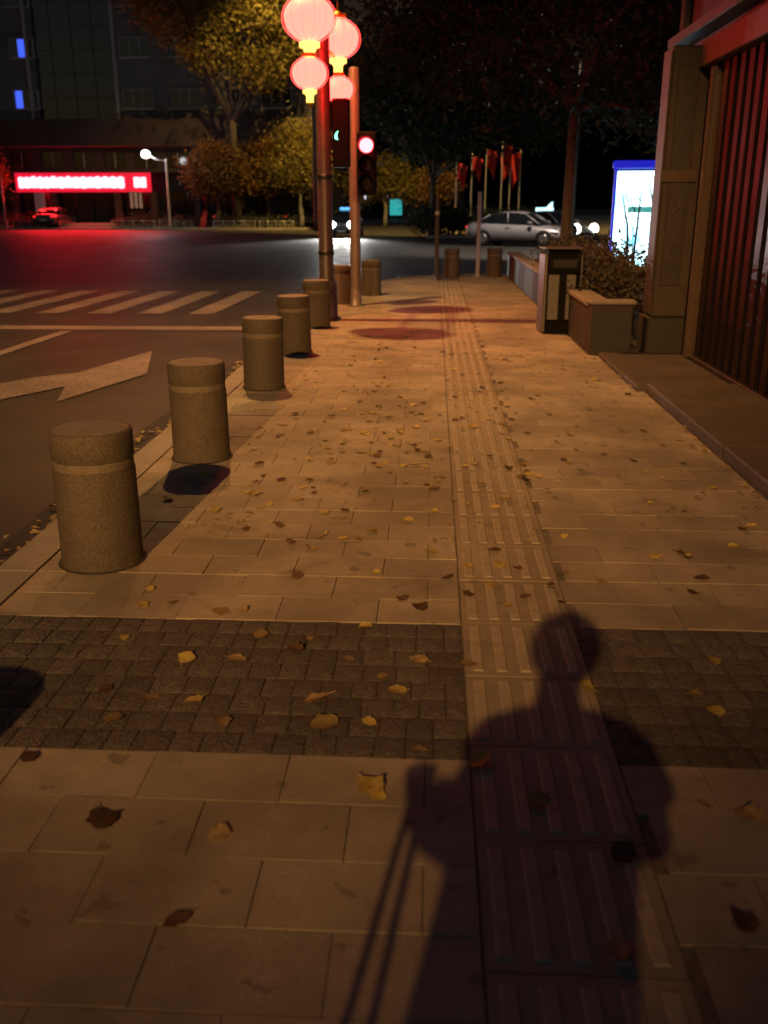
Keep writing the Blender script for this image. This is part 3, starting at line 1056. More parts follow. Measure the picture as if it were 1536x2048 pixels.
# white lamp on an arm before the building
wl = empty('arm_lamp', (-18.85, 68.5, 0))
MB().lathe([(.12, 0), (.09, .3), (.06, 4.6), (.05, 4.7)], 10).build('pole', M['galv'], wl)
MB().tube([(0, 0, 4.55), (-.6, 0, 4.62), (-1.15, 0, 4.9)], .035, 8).build('arm', M['galv'], wl)
q = MB()
ellipsoid(q, (-1.4, 0, 5.0), (.3, .3, .27), 16, 10)
q.build('globe', M['em_white'], wl)
MB().lathe([(.06, 4.66), (.1, 4.7), (.1, 4.76)], 12, (-1.4, 0, 0)).build('collar', M['galv'], wl)
lamp('arm_lamp_light', (-1.4, -.35, 5.0), 300, (.92, .97, 1), .1, wl)
tag(wl, 'white globe lamp on a pale pole right of the red sign', 'street lamp')

# ================================================================== SHOP FRONT ON THE RIGHT
sf = empty('shop_front', (2.7, 10.0, 0))
Y0 = -10.0
MB().box(.05, .2, -12.5, .1, -.05, 2.83).build('back_wall', M['slat_back'], sf)
slat = MB()
# ribbed profile extruded in z
pr = [(.05, -.105), (.02, -.1), (-.012, -.078), (-.02, -.066), (-.02, .066), (-.012, .078), (.02, .1), (.05, .105)]
n = len(pr)
slat.add([(p[0], p[1], .05) for p in pr] + [(p[0], p[1], 2.83) for p in pr], [(i, i + 1, n + i + 1, n + i) for i in range(n - 1)])
sme = slat.mesh('slat', M['slat'])
for k in range(39):
    link('slat', sme, sf, (rngp.uniform(-.004, .004), -.44 - k * .245, 0), (0, 0, rngp.gauss(0, .012)))
MB().box(-.06, .06, -12.5, -.14, 0.03, .1, .01).build('bottom_rail', M['slat_back'], sf)
MB().box(-.09, .02, -.3, -.16, .05, 2.82, .025).build('door_jamb', M['jamb'], sf)
MB().box(-.12, .1, -12.5, .12, 2.835, 3.07, .012).build('lintel', M['lintel'], sf)
MB().box(-.02, .2, -12.5, 1.2, 3.075, 3.15).build('soffit', M['slat_back'], sf)
MB().box(-.2, .2, -12.5, 1.25, 3.155, 3.26, .012).build('cornice_rail', M['pillar'], sf)
MB().box(-.02, .2, -12.5, 1.2, 3.265, 6.5).build('upper_wall', M['slat_back'], sf)
MB().box(-.1, -.025, 1.05, 1.2, 3.265, 6.5, .01).build('corner_trim', M['jamb'], sf)
pi_ = empty('pillar_hold', (0, 0, 0))
bpy.data.objects.remove(pi_)
pil = MB().box(-.37, .2, .2, .6, .42, 3.05, .015).build('pillar', M['pillar'], sf)
MB().box(-.30, -.1, .185, .199, .75, 2.85, .004).build('inset_panel', M['pillar_in'], pil)
MB().box(-.39, -.365, .18, .3, .45, 3.0, .006).build('edge_trim', M['pillar'], pil)
MB().box(-.40, -.03, .165, .198, 1.78, 1.9, .006).build('clamp_band', M['jamb'], pil)
MB().box(-.40, .2, .16, .62, .0, .42, .015).build('plinth', M['darkstone'], sf)
tag(sf, 'dark ribbed metal shop front with corner pillar and lintel on the right', 'building')

# ================================================================== LIGHT BOX
lb = empty('light_box', (4.22, 20.2, 0), R(-8))


def boxglow():
    m = bpy.data.materials.new('light_box_poster')
    nt, N, L = nodes_of(m)
    b = N['Principled BSDF']
    b.inputs['Base Color'].default_value = (.6, .7, .75, 1)
    tc = N.new('ShaderNodeTexCoord')
    no = N.new('ShaderNodeTexNoise')
    no.inputs['Scale'].default_value = 1.6
    L.new(tc.outputs['Object'], no.inputs['Vector'])
    cr = N.new('ShaderNodeValToRGB')
    e = cr.color_ramp.elements
    e[0].position = .36
    e[0].color = (.16, .62, .80, 1)
    e[1].position = .55
    e[1].color = (.55, .86, 1.0, 1)
    L.new(no.outputs['Fac'], cr.inputs[0])
    L.new(cr.outputs[0], b.inputs['Emission Color'])
    b.inputs['Emission Strength'].default_value = 4.6
    return m


M['boxglow'] = boxglow()
MB().box(-.50, .46, -.05, .05, .35, 2.22, .005).build('poster_panel', M['boxglow'], lb)
MB().box(-.25, .3, -.058, -.052, 1.42, 1.54).build('teal_strip', M['em_teal'], lb)
MB().box(-.56, -.505, -.1, .12, .1, 2.26, .01).build('frame', M['em_blueframe'], lb)
MB().box(.465, .53, -.1, .12, .1, 2.26, .01).build('frame', M['em_blueframe'], lb)
MB().box(-.6, .6, -.16, .16, 2.265, 2.42, .02).build('roof', M['em_blueframe'], lb)
MB().box(-.50, .46, -.1, .1, .05, .34, .01).build('base', M['dark_metal'], lb)
for x in (-.4, .36):
    MB().box(x - .05, x + .05, -.04, .04, -.05, .05).build('foot', M['dark_metal'], lb)
tag(lb, 'glowing white and cyan advertising light box behind the hedge', 'light box')

# ================================================================== CARS
def make_car(paint, lights=None, taxi=False):
    r = empty('parked_car', (0, 0, 0))
    st = [(-2.28, .62, .40, .80), (-2.22, .76, .28, .93), (-1.95, .84, .22, .99), (-1.4, .88, .2, .99), (-.6, .89, .2, .96), (.4, .89, .2, .93),
          (1.0, .88, .2, .90), (1.6, .86, .2, .82), (2.05, .80, .22, .74), (2.24, .68, .3, .66), (2.3, .55, .38, .58)]
    nb = 20
    vs, fs = [], []
    for (x, w, z0, z1) in st:
        for k in range(nb):
            a = 2 * PI * k / nb
            ca, sa = math.cos(a), math.sin(a)
            e = .45
            yy = w * math.copysign(abs(ca) ** e, ca)
            zz = (z0 + z1) / 2 + (z1 - z0) / 2 * math.copysign(abs(sa) ** e, sa)
            if sa > .5: yy *= .93
            vs.append((x, yy, zz))
    for i in range(len(st) - 1):
        for k in range(nb):
            k2 = (k + 1) % nb
            fs.append((i * nb + k, (i + 1) * nb + k, (i + 1) * nb + k2, i * nb + k2))
    fs.append(tuple(range(nb)))
    fs.append(tuple(reversed(range((len(st) - 1) * nb, len(st) * nb))))
    body = MB().add(vs, fs, True).build('body', paint, r)
    # greenhouse
    gs = [(-1.75, .70, .95, .965), (-1.15, .70, .95, 1.30), (-.55, .70, .94, 1.41), (0.1, .70, .93, 1.42), (.45, .70, .92, 1.33), (1.15, .70, .90, .915)]
    vs, fs = [], []
    for (x, w, z0, z1) in gs:
        t = max(.0, (z1 - z0) / .48)
        wt = w * (1 - .2 * t)
        for (yy, zz) in ((-w, z0), (-w * (1 - .1 * t), (z0 + z1) / 2), (-wt, z1 - .03 * t), (-wt * .8, z1), (wt * .8, z1), (wt, z1 - .03 * t), (w * (1 - .1 * t), (z0 + z1) / 2), (w, z0)):
            vs.append((x, yy, zz))
    for i in range(len(gs) - 1):
        for k in range(7):
            fs.append((i * 8 + k, i * 8 + k + 1, (i + 1) * 8 + k + 1, (i + 1) * 8 + k))
    MB().add(vs, fs, True).build('windows', M['carglass'], r)
    rf = [(-1.2, 1.292), (-.55, 1.418), (.1, 1.428), (.42, 1.348)]
    vs, fs = [], []
    for (x, z) in rf:
        for yy, dz in ((-.58, -.05), (-.5, -.005), (0, .012), (.5, -.005), (.58, -.05)):
            vs.append((x, yy, z + dz))
    for i in range(3):
        for k in range(4):
            fs.append((i * 5 + k, (i + 1) * 5 + k, (i + 1) * 5 + k + 1, i * 5 + k + 1))
    MB().add(vs, fs, True).build('roof', paint, r)
    for s in (-1, 1):
        for pa, pb in (((-1.75, .7, .965), (-1.18, .57, 1.3)), ((1.13, .7, .915), (.43, .57, 1.34)), ((-.3, .7, .94), (-.35, .575, 1.4))):
            MB().tube([(pa[0], s * pa[1], pa[2]), (pb[0], s * (pb[1] + .012), pb[2])], .03, 6).build('window_pillar', paint, r)
        MB().box(.72, .9, s * .95 - .07, s * .95 + .07, .92, 1.03, .03).build('mirror', paint, r)
        for dx in (-.25, .75):
            MB().box(dx - .1, dx + .1, s * .888 - .012, s * .888 + .012, .76, .785).build('door_handle', M['rim'], r)
    for x in (-1.38, 1.4):
        for s in (-1, 1):
            wv = empty('wheel', (x, s * .8, .31))
            wv.parent = r
            q = MB().lathe([(.2, -.1), (.29, -.1), (.315, -.07), (.315, .07), (.29, .1), (.2, .1)], 24, cap=False)
            q.v = [(p[0], p[2], p[1]) for p in q.v]
            ty = q.build('tyre', M['tyre'], wv)
            q = MB().lathe([(.02, .07), (.12, .085), (.2, .1), (.2, -.1), (.12, -.085), (.02, -.07)], 20, cap=True)
            q.v = [(p[0], p[2], p[1]) for p in q.v]
            q.build('rim', M['rim'], wv)
            ar = MB()
            pts = [(.37 * math.cos(a), .37 * math.sin(a)) for a in [PI * j / 14 for j in range(15)]]
            ys = s * .883
            ar.add([(x + p[0], ys, .31 + p[1]) for p in pts] + [(x + p[0] * .85, ys + s * .004, .31 + p[1] * .85) for p in pts],
                   [(j, j + 1, 16 + j, 15 + j) for j in range(14)])
            ar.build('wheel_arch', M['black'], r)
    for s in (-1, 1):
        q = MB()
        ellipsoid(q, (2.2, s * .58, .66), (.17, .25, .235), 16, 10)  # lens oversized, its shape takes in the glare around the lamp
        q.build('headlight', lights if lights else M['carglass'], r)
        q = MB()
        ellipsoid(q, (-2.22, s * .62, .78), (.07, .15, .06), 12, 8)
        q.build('tail_light', M['em_tail'], r)
    MB().box(2.25, 2.31, -.4, .4, .36, .5, .02).build('grille', M['black'], r)
    MB().box(2.305, 2.325, -.22, .22, .3, .41).build('number_plate', M['whiteboard'], r)
    MB().box(-2.31, -2.27, -.22, .22, .5, .61).build('number_plate', M['whiteboard'], r)
    if taxi:
        MB().box(-.35, -.15, -.3, .3, 1.44, 1.58, .03).build('taxi_sign', M['em_taxi'], r)
    return r


def car_lights(r, power, aim=-4.0, spread=70):
    for s in (-.56, .56):
        d = bpy.data.lights.new('headlight_beam', 'SPOT')
        d.energy = power
        d.color = (1, .97, .9)
        d.spot_size = R(spread)
        d.spot_blend = .8
        d.shadow_soft_size = .05
        o = bpy.data.objects.new('headlight_beam', d)
        col.objects.link(o)
        o.parent = r
        o.location = (2.4, s, .64)
        o.rotation_euler = (R(90 + aim), 0, R(-90))


c1 = make_car(M['silver'])
c1.name = 'silver_car'
c1.location = (3.75, 42.2, RZ)
c1.rotation_euler = (0, 0, R(-27))
tag(c1, 'silver saloon car turning right across the junction, seen side on', 'car', 'cars in the junction')
c2 = make_car(M['whitecar'], M['em_head_dim'])
c2.name = 'cream_car'
c2.location = (5.55, 46.3, RZ)
c2.rotation_euler = (0, 0, R(-52))
car_lights(c2, 260, -9)
tag(c2, 'pale cream car with bright headlights behind the silver car', 'car', 'cars in the junction')
c3 = make_car(M['darkcar'], M['em_head'], True)
c3.name = 'taxi'
c3.location = (-4.95, 54.0, RZ)
c3.rotation_euler = (0, 0, R(-90))
car_lights(c3, 2600, -13, 74)
tag(c3, 'oncoming dark taxi with dazzling headlights and blue roof sign', 'car', 'cars in the junction')
c4 = make_car(M['darkcar'])
for i, (x, y, rz, lab) in enumerate(((-14.2, 72.6, 0, 'dark car parked under the orange tree'), (-28.6, 72.0, 90, 'dark car with red tail lights parked at the left of the entrance'),
                                     (-8.9, 73.2, 4, 'dark car parked beside the golden tree'))):
    o = c4 if i == 0 else copy_tree(c4)
    o.location = (x, y, .02)
    o.rotation_euler = (0, 0, R(rz))
    tag(o, lab, 'car', 'cars parked before the building')

# ================================================================== BUILDING WITH RED SIGN
bd = empty('office_building', (-24, 74.4, 0))


def wall_grid(x0, x1, z0, z1, y0, y1, holes):
    b = MB()
    xs = sorted({x0, x1} | {v for h_ in holes for v in h_[:2]})
    zs = sorted({z0, z1} | {v for h_ in holes for v in h_[2:]})
    for i in range(len(xs) - 1):
        for j in range(len(zs) - 1):
            cx, cz = (xs[i] + xs[i + 1]) / 2, (zs[j] + zs[j + 1]) / 2
            if any(h_[0] < cx < h_[1] and h_[2] < cz < h_[3] for h_ in holes): continue
            b.box(xs[i], xs[i + 1], y0, y1, zs[j], zs[j + 1])
    return b


def window(x0, x1, z0, z1, lit=None):
    f = MB()
    t = .07
    f.box(x0 + .002, x1 - .002, .12, .2, z0 + .002, z0 + t)
    f.box(x0 + .002, x1 - .002, .12, .2, z1 - t, z1 - .002)
    f.box(x0 + .002, x0 + t, .12, .2, z0 + t, z1 - t)
    f.box(x1 - t, x1 - .002, .12, .2, z0 + t, z1 - t)
    w = f.build('window', M['winframe'], bd)
    nn = max(2, round((x1 - x0) / .75))
    for k in range(nn):
        a = x0 + t + (x1 - x0 - 2 * t) * k / nn
        e = x0 + t + (x1 - x0 - 2 * t) * (k + 1) / nn
        MB().box(a + .025, e - .025, .17, .185, z0 + t, z1 - t).build('pane', M['em_blue'] if lit == k else M['glass'], w)
        if k:
            MB().box(a - .025, a + .025, .13, .19, z0 + t, z1 - t).build('mullion', M['winframe'], w)
    MB().box(x0 - .08, x1 + .08, -.12, .02, z0 - .1, z0 - .003).build('sill', M['facade_trim'], w)


floors = (8.5, 12.0, 15.4, 18.8)
holesL, holesR = [], []
for z in floors:
    for x in (-14.2, -11.0, -7.75):
        holesL.append((x, x + 1.9 if x > -8 else x + 2.1, z, z + 1.35))
    for x in (.55, 4.1, 7.6, 11.0):
        holesR.append((x, x + 2.3, z, z + 1.35))
wall_grid(-18, -6.45, 7.7, 24, 0, .4, holesL).build('wall', M['facade'], bd)
wall_grid(.35, 16, 7.7, 24, 0, .4, holesR).build('wall', M['facade'], bd)
MB().box(-18, 16, .45, 14, 0, 23.9).build('core', M['slat_back'], bd)
for i, h_ in enumerate(holesL):
    window(*h_, lit={0: None, 2: 0, 5: 1}.get(i))
for i, h_ in enumerate(holesR): window(*h_)
for x in (-6.45, .12):
    MB().box(x, x + .22, -.15, .4, 7.7, 24).build('vertical_fin', M['facade_trim'], bd)
# dark glazed middle
for zf in range(10):
    for k in range(4):
        x0 = -6.2 + k * 1.58
        MB().box(x0 + .03, x0 + 1.55, .38, .42, 7.75 + zf * 1.6, 7.72 + (zf + 1) * 1.6).build('glass_panel', M['glass'], bd)
MB().box(-18, 16, -1.4, .0, 5.75, 7.68, .04).build('podium_band', M['podium'], bd)
holesP = [(x, x + 1.7, 4.25, 5.45) for x in (-13, -10.6, -8.2, -5.8, -3.4, -1.0, 1.4, 3.8, 6.2)]
wall_grid(-18, 10, 3.95, 5.75, -.9, -.5, holesP).build('upper_shop_wall', M['podium'], bd)
for h_ in holesP:
    f = MB().box(h_[0] + .03, h_[1] - .03, -.72, -.7, h_[2] + .03, h_[3] - .03).build('shop_window', M['glass'], bd)
    MB().box((h_[0] + h_[1]) / 2 - .03, (h_[0] + h_[1]) / 2 + .03, -.76, -.73, h_[2] + .03, h_[3] - .03).build('mullion', M['winframe'], f)
for x in (-17, -12.5, -8.2, -5.2, -.2, 2.6, 6, 9.4):
    MB().box(x - .25, x + .25, -.9, -.4, 0, 2.6, .02).build('column', M['podium'], bd)
for k in range(11):
    x0 = -16.6 + k * 2.4
    MB().box(x0, x0 + 2.3, -.3, -.26, .1, 2.55).build('shop_pane', M['glass'], bd)
tag(bd, 'tall dark office block with glazed middle above the red sign', 'building')

sg = empty('led_sign', (-27.6, 73.4, 2.75))
MB().box(-4.35, 6.15, -.02, .1, -.2, 1.2, .03).build('board', M['em_led_halo'], sg)  # backing board glows by itself to imitate the display's red halo
rs = random.Random(4)
x = -4.1
while x < 3.9:
    w = rs.uniform(.42, .62)
    b = MB()
    # a block of LED strokes: one unreadable overexposed character
    b.box(x, x + w, -.06, -.025, .12, .86, .02)
    b.box(x + w * .2, x + w * .75, -.065, -.026, .82, .92 + rs.uniform(-.03, .05), .02)
    b.box(x + w * .15, x + w * .85, -.065, -.026, .08 + rs.uniform(-.03, .03), .16, .02)
    b.build('lit_character', M['em_led'], sg)
    x += w + .004
for x in (4.85, 5.35):
    MB().box(x, x + .44, -.06, -.025, .12, .88, .06).build('lit_character', M['em_led'], sg)
tag(sg, 'long overexposed red scrolling display over the entrance', 'sign')

for i, (x, w, z0, z1) in enumerate(((-30.0, .8, .3, 2.5), (-22.9, .22, 1.4, 2.55), (-22.55, .22, 1.4, 2.55), (-22.2, .22, 1.4, 2.5))):
    q = empty('banner', (x, 72.9, 0))
    MB().box(-w / 2, w / 2, -.02, .02, z0, z1, .005).build('cloth', M['whiteboard'], q)
    MB().tube([(-w / 2 - .05, 0, z1 + .02), (w / 2 + .05, 0, z1 + .02)], .02, 6).build('rail', M['dark_metal'], q)
    if i:
        MB().tube([(0, .05, 0), (0, .05, z1)], .025, 6).build('stand', M['dark_metal'], q)
    else:
        MB().box(-w / 2, w / 2, -.15, .15, .02, .1).build('stand', M['dark_metal'], q)
    tag(q, ['wide white standing banner under the left end of the red sign', 'leftmost of three narrow white banners under the red sign',
            'middle of three narrow white banners under the red sign', 'rightmost of three narrow white banners under the red sign'][i], 'banner', 'white banners below the sign')

q = empty('red_board', (-16.85, 70.0, 0), R(15))
vs = MB().add([(-.35, 0, .02), (.2, 0, .02), (.38, .05, 1.15), (.12, .05, 1.25), (-.35, .06, .02), (.2, .06, .02), (.38, .11, 1.15), (.12, .11, 1.25)],
              [(0, 1, 2, 3), (7, 6, 5, 4), (0, 4, 5, 1), (1, 5, 6, 2), (2, 6, 7, 3), (3, 7, 4, 0)])
vs.build('panel', M['redboard'], q)
MB().tube([(.1, .1, .9), (.15, .5, .02)], .02, 6).build('prop', M['dark_metal'], q)
tag(q, 'small leaning red board on the far kerb', 'sign')

# low hedges and rails on the far kerb
for i, (x0, x1) in enumerate(((-36, -31.4), (-31, -28.6), (-23.6, -20.4), (-20.1, -17.6), (-16.1, -13.0), (-12.7, -10.2))):
    q = empty('low_hedge', ((x0 + x1) / 2, 70.5, 0))
    w = (x1 - x0) / 2
    bl = [(-w + .35 + k * (2 * w - .7) / 5, 0, .38, .5, .35, .32) for k in range(6)]
    link('foliage', leaf_cloud(bl, 1500, .09, M['leaf_hedge'], 'foliage', 40 + i, .5), q)
    MB().box(-w, w, -.4, .4, .02, .16, .02).build('edging', M['kerb'], q)
    rl = MB()
    rl.tube([(-w, -.5, .5), (w, -.5, .5)], .018, 6)
    rl.tube([(-w, -.5, .28), (w, -.5, .28)], .015, 6)
    rl.build('rail', M['galv'], q)
    for k in range(5):
        xx = -w + .02 + k * (2 * w - .04) / 4
        MB().tube([(xx, -.5, .02), (xx, -.5, .55)], .02, 6).build('rail_post', M['galv'], q)
    tag(q, ['low railed hedge at the left edge of the far kerb', 'low railed hedge left of the red lit entrance', 'low railed hedge right of the red lit entrance',
            'low railed hedge below the white globe lamp', 'low railed hedge below the round orange tree', 'low railed hedge below the golden tree'][i], 'hedge', 'low hedges along the far kerb')

# round clipped bushes on the right-hand far corner
for i, (x, y, s, lab) in enumerate(((-.2, 54.2, .95, 'dark clipped bush nearest the road on the far corner'), (1.1, 55, .85, 'dark clipped bush behind the first slim pole'),
                                    (3.2, 55.3, .75, 'clipped bush behind the silver car roof'), (5.2, 54.6, .8, 'yellow green clipped bush behind the cream car'))):
    q = empty('clipped_bush', (x, y, 0))
    link('foliage', leaf_cloud([(0, 0, s * .9, s * 1.2, s, s * .85), (s * .5, 0, s * .8, s * .9, s * .8, s * .7)], 2600, .09, M['leaf_green'] if i > 1 else M['leaf_dark'], 'foliage', 60 + i, .6), q)
    MB().tube([(0, 0, -.02), (0, 0, s * .9)], .05, 6).build('stem', M['bark'], q)
    tag(q, lab, 'bush', 'clipped bushes on the far corner')

# flagpoles
fx = [(1.35, 4.2, .9), (2.3, 4.6, .8), (3.2, 5.0, 1.0), (4.2, 5.4, 1.3), (4.75, 5.0, 1.2), (5.4, 4.9, 1.5)]
for i, (x, hh, fl) in enumerate(fx):
    q = empty('flagpole', (x, 60.5 + i * .4, 0))
    MB().lathe([(.07, 0), (.05, .3), (.04, hh - .05), (.02, hh)], 10).build('pole', M['galv'], q)
    vs, fs = [], []
    nu, nv = 8, 8
    sgn = 1 if i < 4 else -1
    for a in range(nv + 1):
        for b_ in range(nu + 1):
            u, v = b_ / nu, a / nv
            xx = sgn * (.05 + u * .62 * (1 - .35 * v))
            zz = hh - .15 - v * fl - u * u * .55 * (0.4 + v)
            vs.append((xx, .12 * math.sin(u * 9 + v * 2 + i), zz))
    for a in range(nv):
        for b_ in range(nu):
            k = a * (nu + 1) + b_
            fs.append((k, k + 1, k + nu + 2, k + nu + 1))
    o = MB().add(vs, fs, True).build('flag', M['redcloth'], q)
    tag(q, ['leftmost pale flagpole with a drooping red flag', 'second flagpole from the left with a red flag', 'third flagpole from the left with a red flag',
            'tallest pale flagpole with a red flag', 'flagpole just right of the tallest one with a red flag', 'rightmost flagpole with a long red flag'][i], 'flagpole', 'red flags on the far corner')

# small lit kiosk sign
q = empty('lit_sign', (5.85, 50.6, RZ + .0))
q.location = (6.0, 53.0, .02)
MB().lathe([(.3, 0), (.12, .06), (.12, .8), (.25, 1.15)], 14).build('stand', M['em_teal'], q)
MB().box(-.5, .45, -.1, .1, 1.16, 1.45, .03).build('panel', M['em_cyanwhite'], q)
MB().add([(.05, -.05, 1.452), (.4, -.05, 1.452), (.4, -.05, 1.75), (.28, -.05, 1.68), (.05, .05, 1.452), (.4, .05, 1.452), (.4, .05, 1.75), (.28, .05, 1.68)],
         [(0, 1, 2, 3), (7, 6, 5, 4), (0, 4, 5, 1), (1, 5, 6, 2), (2, 6, 7, 3), (3, 7, 4, 0)]).build('crest', M['em_cyanwhite'], q)
tag(q, 'small glowing cyan sign on a stand right of the cars', 'sign')

# shop far down the road
q = empty('distant_shop', (-3.0, 128, 0))
MB().box(-7, 7, 0, 6, -.2, 4.2).build('wall', M['podium'], q)
for i, x in enumerate((-5.2, -2.8, 0.6, 3.2)):
    f = MB().box(x, x + 1.6, -.06, -.01, .4, 2.4).build('shop_pane', M['em_teal'] if i == 1 else M['glass'], q)
for i, (x, z) in enumerate(((-3.2, 2.9), (-1.2, 3.3), (1.6, 2.8), (-6, 2.6))):
    b = MB()
    ellipsoid(b, (x, -.3, z), (.16, .16, .22), 10, 6)
    b.build('wall_lamp', M['em_small'], q)
tag(q, 'distant shop with small bluish lamps at the end of the road', 'building')

# manhole in the road corner
q = empty('manhole_cover', (-.45, 23.2, RZ + .004))
MB().lathe([(.42, 0), (.42, .012), (.36, .014)], 28).build('rim', M['iron'], q)
MB().lathe([(.355, .0142), (.35, .02), (.01, .022)], 28).build('plate', M['iron'], q)
tag(q, 'round iron manhole cover glinting at the corner of the road', 'manhole cover')

# ================================================================== PHOTOGRAPHER (behind the lens; only the shadow is in view)
px, py = -0.148, -0.42
per = empty('person', (px, py, 0))


def skin_body():
    V, E, Rd = [], [], []

    def add(p, r, prev=None):
        V.append(p)
        Rd.append(r if isinstance(r, tuple) else (r, r))
        if prev is not None: E.append((prev, len(V) - 1))
        return len(V) - 1
    pel = add((0, 0, 1.0), (.175, .13))
    wa = add((0, 0, 1.16), (.17, .125), pel)
    ch = add((0, .0, 1.30), (.18, .12), wa)
    up = add((0, 0, 1.405), (.11, .075), ch)
    nk = add((0, .0, 1.52), (.06, .05), up)
    hb = add((0, .01, 1.60), (.07, .08), nk)
    hm = add((0, .025, 1.69), (.088, .105), hb)
    ht = add((0, .02, 1.765), (.068, .08), hm)
    add((0, .13, 1.67), (.014, .018), hm)          # nose
    for s in (-1, 1):
        hip = add((s * .1, 0, .91), (.1, .105), pel)
        kn = add((s * .12, .03, .50), (.075, .078), hip)
        an = add((s * .13, 0, .10), (.05, .055), kn)
        he = add((s * .13, -.03, .045), (.045, .045), an)
        add((s * .15, .18, .035), (.045, .032), an)
    for s in (-1, 1):
        sh = add((s * .17, 0, 1.40), (.05, .05), up)
        if s < 0:   # left arm: bent, hand out to the left front, holding the bag cords
            el = add((-.185, .05, 1.235), (.05, .05), sh)
            wr = add((-.225, .30, 1.14), (.038, .034), el)
            pa = add((-.238, .37, 1.13), (.038, .028), wr)
            fwd = Vector((.0, .75, .45)).normalized()
        else:       # right arm: elbow out, hand held in front of the chest
            el = add((.22, .04, 1.25), (.055, .055), sh)
            wr = add((.15, .27, 1.25), (.038, .034), el)
            pa = add((.115, .33, 1.27), (.036, .03), wr)
            fwd = Vector((-.7, .45, .4)).normalized()
        lat = fwd.cross(Vector((0, 0, 1))).normalized()
        if s < 0: lat = -lat
        P0 = Vector(V[pa])
        for q, ln in enumerate((.068, .078, .074, .058)):
            base = P0 + fwd * .035 + lat * (-.03 + q * .02)
            f1 = add(tuple(base), .0105, pa)
            f2 = add(tuple(base + fwd * ln * .5), .0095, f1)
            add(tuple(base + fwd * ln * .75 + Vector((0, -.02, -.02 if s < 0 else 0.01))), .0085, f2)
        t1 = add(tuple(P0 - lat * .045 + fwd * .01), .011, pa)
        add(tuple(P0 - lat * .06 + fwd * .045), .0095, t1)
    me = bpy.data.meshes.new('body')
    me.from_pydata(V, E, [])
    me.materials.append(M['person'])
    o = link('body', me, per)
    sk = o.modifiers.new('Skin', 'SKIN')
    sk.use_smooth_shade = True
    for i, d in enumerate(me.skin_vertices[0].data):
        d.radius = Rd[i]
        d.use_root = i == 0
    ss = o.modifiers.new('Sub', 'SUBSURF')
    ss.levels = 2
    ss.render_levels = 2
    return o


skin_body()
hr = MB()
ellipsoid(hr, (0, -.012, 1.70), (.106, .1, .106), 20, 12)
hr.build('hair', M['hair'], per)
# padded coat over the body
coat = MB()
vs, fs = [], []
prof = [(.88, .215, .17), (1.0, .205, .165), (1.12, .20, .16), (1.25, .205, .14), (1.34, .21, .12), (1.42, .22, .1), (1.46, .212, .08), (1.482, .185, .07), (1.497, .13, .064), (1.508, .052, .052)]
n = 28
for (z, a_, b_) in prof:
    for k in range(n):
        t = 2 * PI * k / n
        vs.append((.005 + a_ * math.cos(t), b_ * math.sin(t), z))
for i in range(len(prof) - 1):
    for k in range(n):
        k2 = (k + 1) % n
        fs.append((i * n + k, i * n + k2, (i + 1) * n + k2, (i + 1) * n + k))
coat.add(vs, fs, True)
M['coat'] = mat('coat', (.05, .05, .055), .9, var=.3, scale=20)
coat.build('coat', M['coat'], per)
for side in (1, -1):
    sl = MB()
    if side > 0:
        sl.tube([(.14, -.02, 1.43), (.19, -.01, 1.405), (.225, .01, 1.33), (.222, .03, 1.255), (.2, .07, 1.22)], [.045, .068, .072, .068, .05], 12)
        sl.tube([(.215, .04, 1.26), (.19, .15, 1.25), (.155, .255, 1.25)], [.066, .058, .048], 12)
    else:
        sl.tube([(-.13, -.02, 1.43), (-.17, -.01, 1.405), (-.19, .02, 1.3), (-.185, .05, 1.21)], [.045, .062, .062, .06], 12)
        sl.tube([(-.18, .03, 1.235), (-.205, .16, 1.185), (-.225, .29, 1.145)], [.06, .056, .048], 12)
    sl.build('sleeve', M['coat'], per)
tag(per, 'person in a dark coat taking the photo, casting the long shadow', 'person')

bag = empty('shoulder_bag', (px - .235, py + .375, 0))
MB().box(-.17, .17, -.05, .05, .2, .5, .03).build('pouch', M['coat'], bag)
MB().tube([(-.018, 0, .49), (-.006, .01, .79), (-.012, 0, 1.13)], .0095, 8).build('strap', M['black'], bag)
MB().tube([(.05, 0, .49), (.04, .01, .79), (.014, 0, 1.13)], .0095, 8).build('strap', M['black'], bag)
tag(bag, 'bag hanging by two thin cords from the left hand, seen as shadow', 'bag')

# ================================================================== FALLEN LEAVES
def leaf_mesh(kind, m, seed):
    rnd = random.Random(seed)
    vs, fs = [], []
    nu, nv = 8, 4
    curl = rnd.uniform(.1, .9)
    twist = rnd.uniform(-.9, .9)
    lobes = rnd.uniform(.05, .2)
    for i in range(nu + 1):
        u = i / nu
        w = math.sin(PI * min(1, u * .96 + .04)) ** .75 * .42 * (1 + lobes * math.sin(u * 17 + seed))
        for j in range(nv + 1):
            v = (j / nv - .5) * 2
            x = u - .5
            yv = v * w
            z = curl * (yv * yv) * .9 + .35 * curl * (x * x) + twist * x * yv + .02 * math.sin(9 * u + 4 * v)
            vs.append((x, yv, z))
    for i in range(nu):
        for j in range(nv):
            a = i * (nv + 1) + j
            fs.append((a, a + 1, a + nv + 2, a + nv + 1))
    zmin = min(v[2] for v in vs)
    vs = [(v[0], v[1], v[2] - zmin + .02) for v in vs]
    b = MB().add(vs, fs, True)
    z0 = vs[(nv + 1) * 0 + 2][2]
    b.tube([(-.5, 0, z0), (-.72, rnd.uniform(-.08, .08), z0 + .03)], .018, 4)
    return b.mesh('fallen_leaf', m)


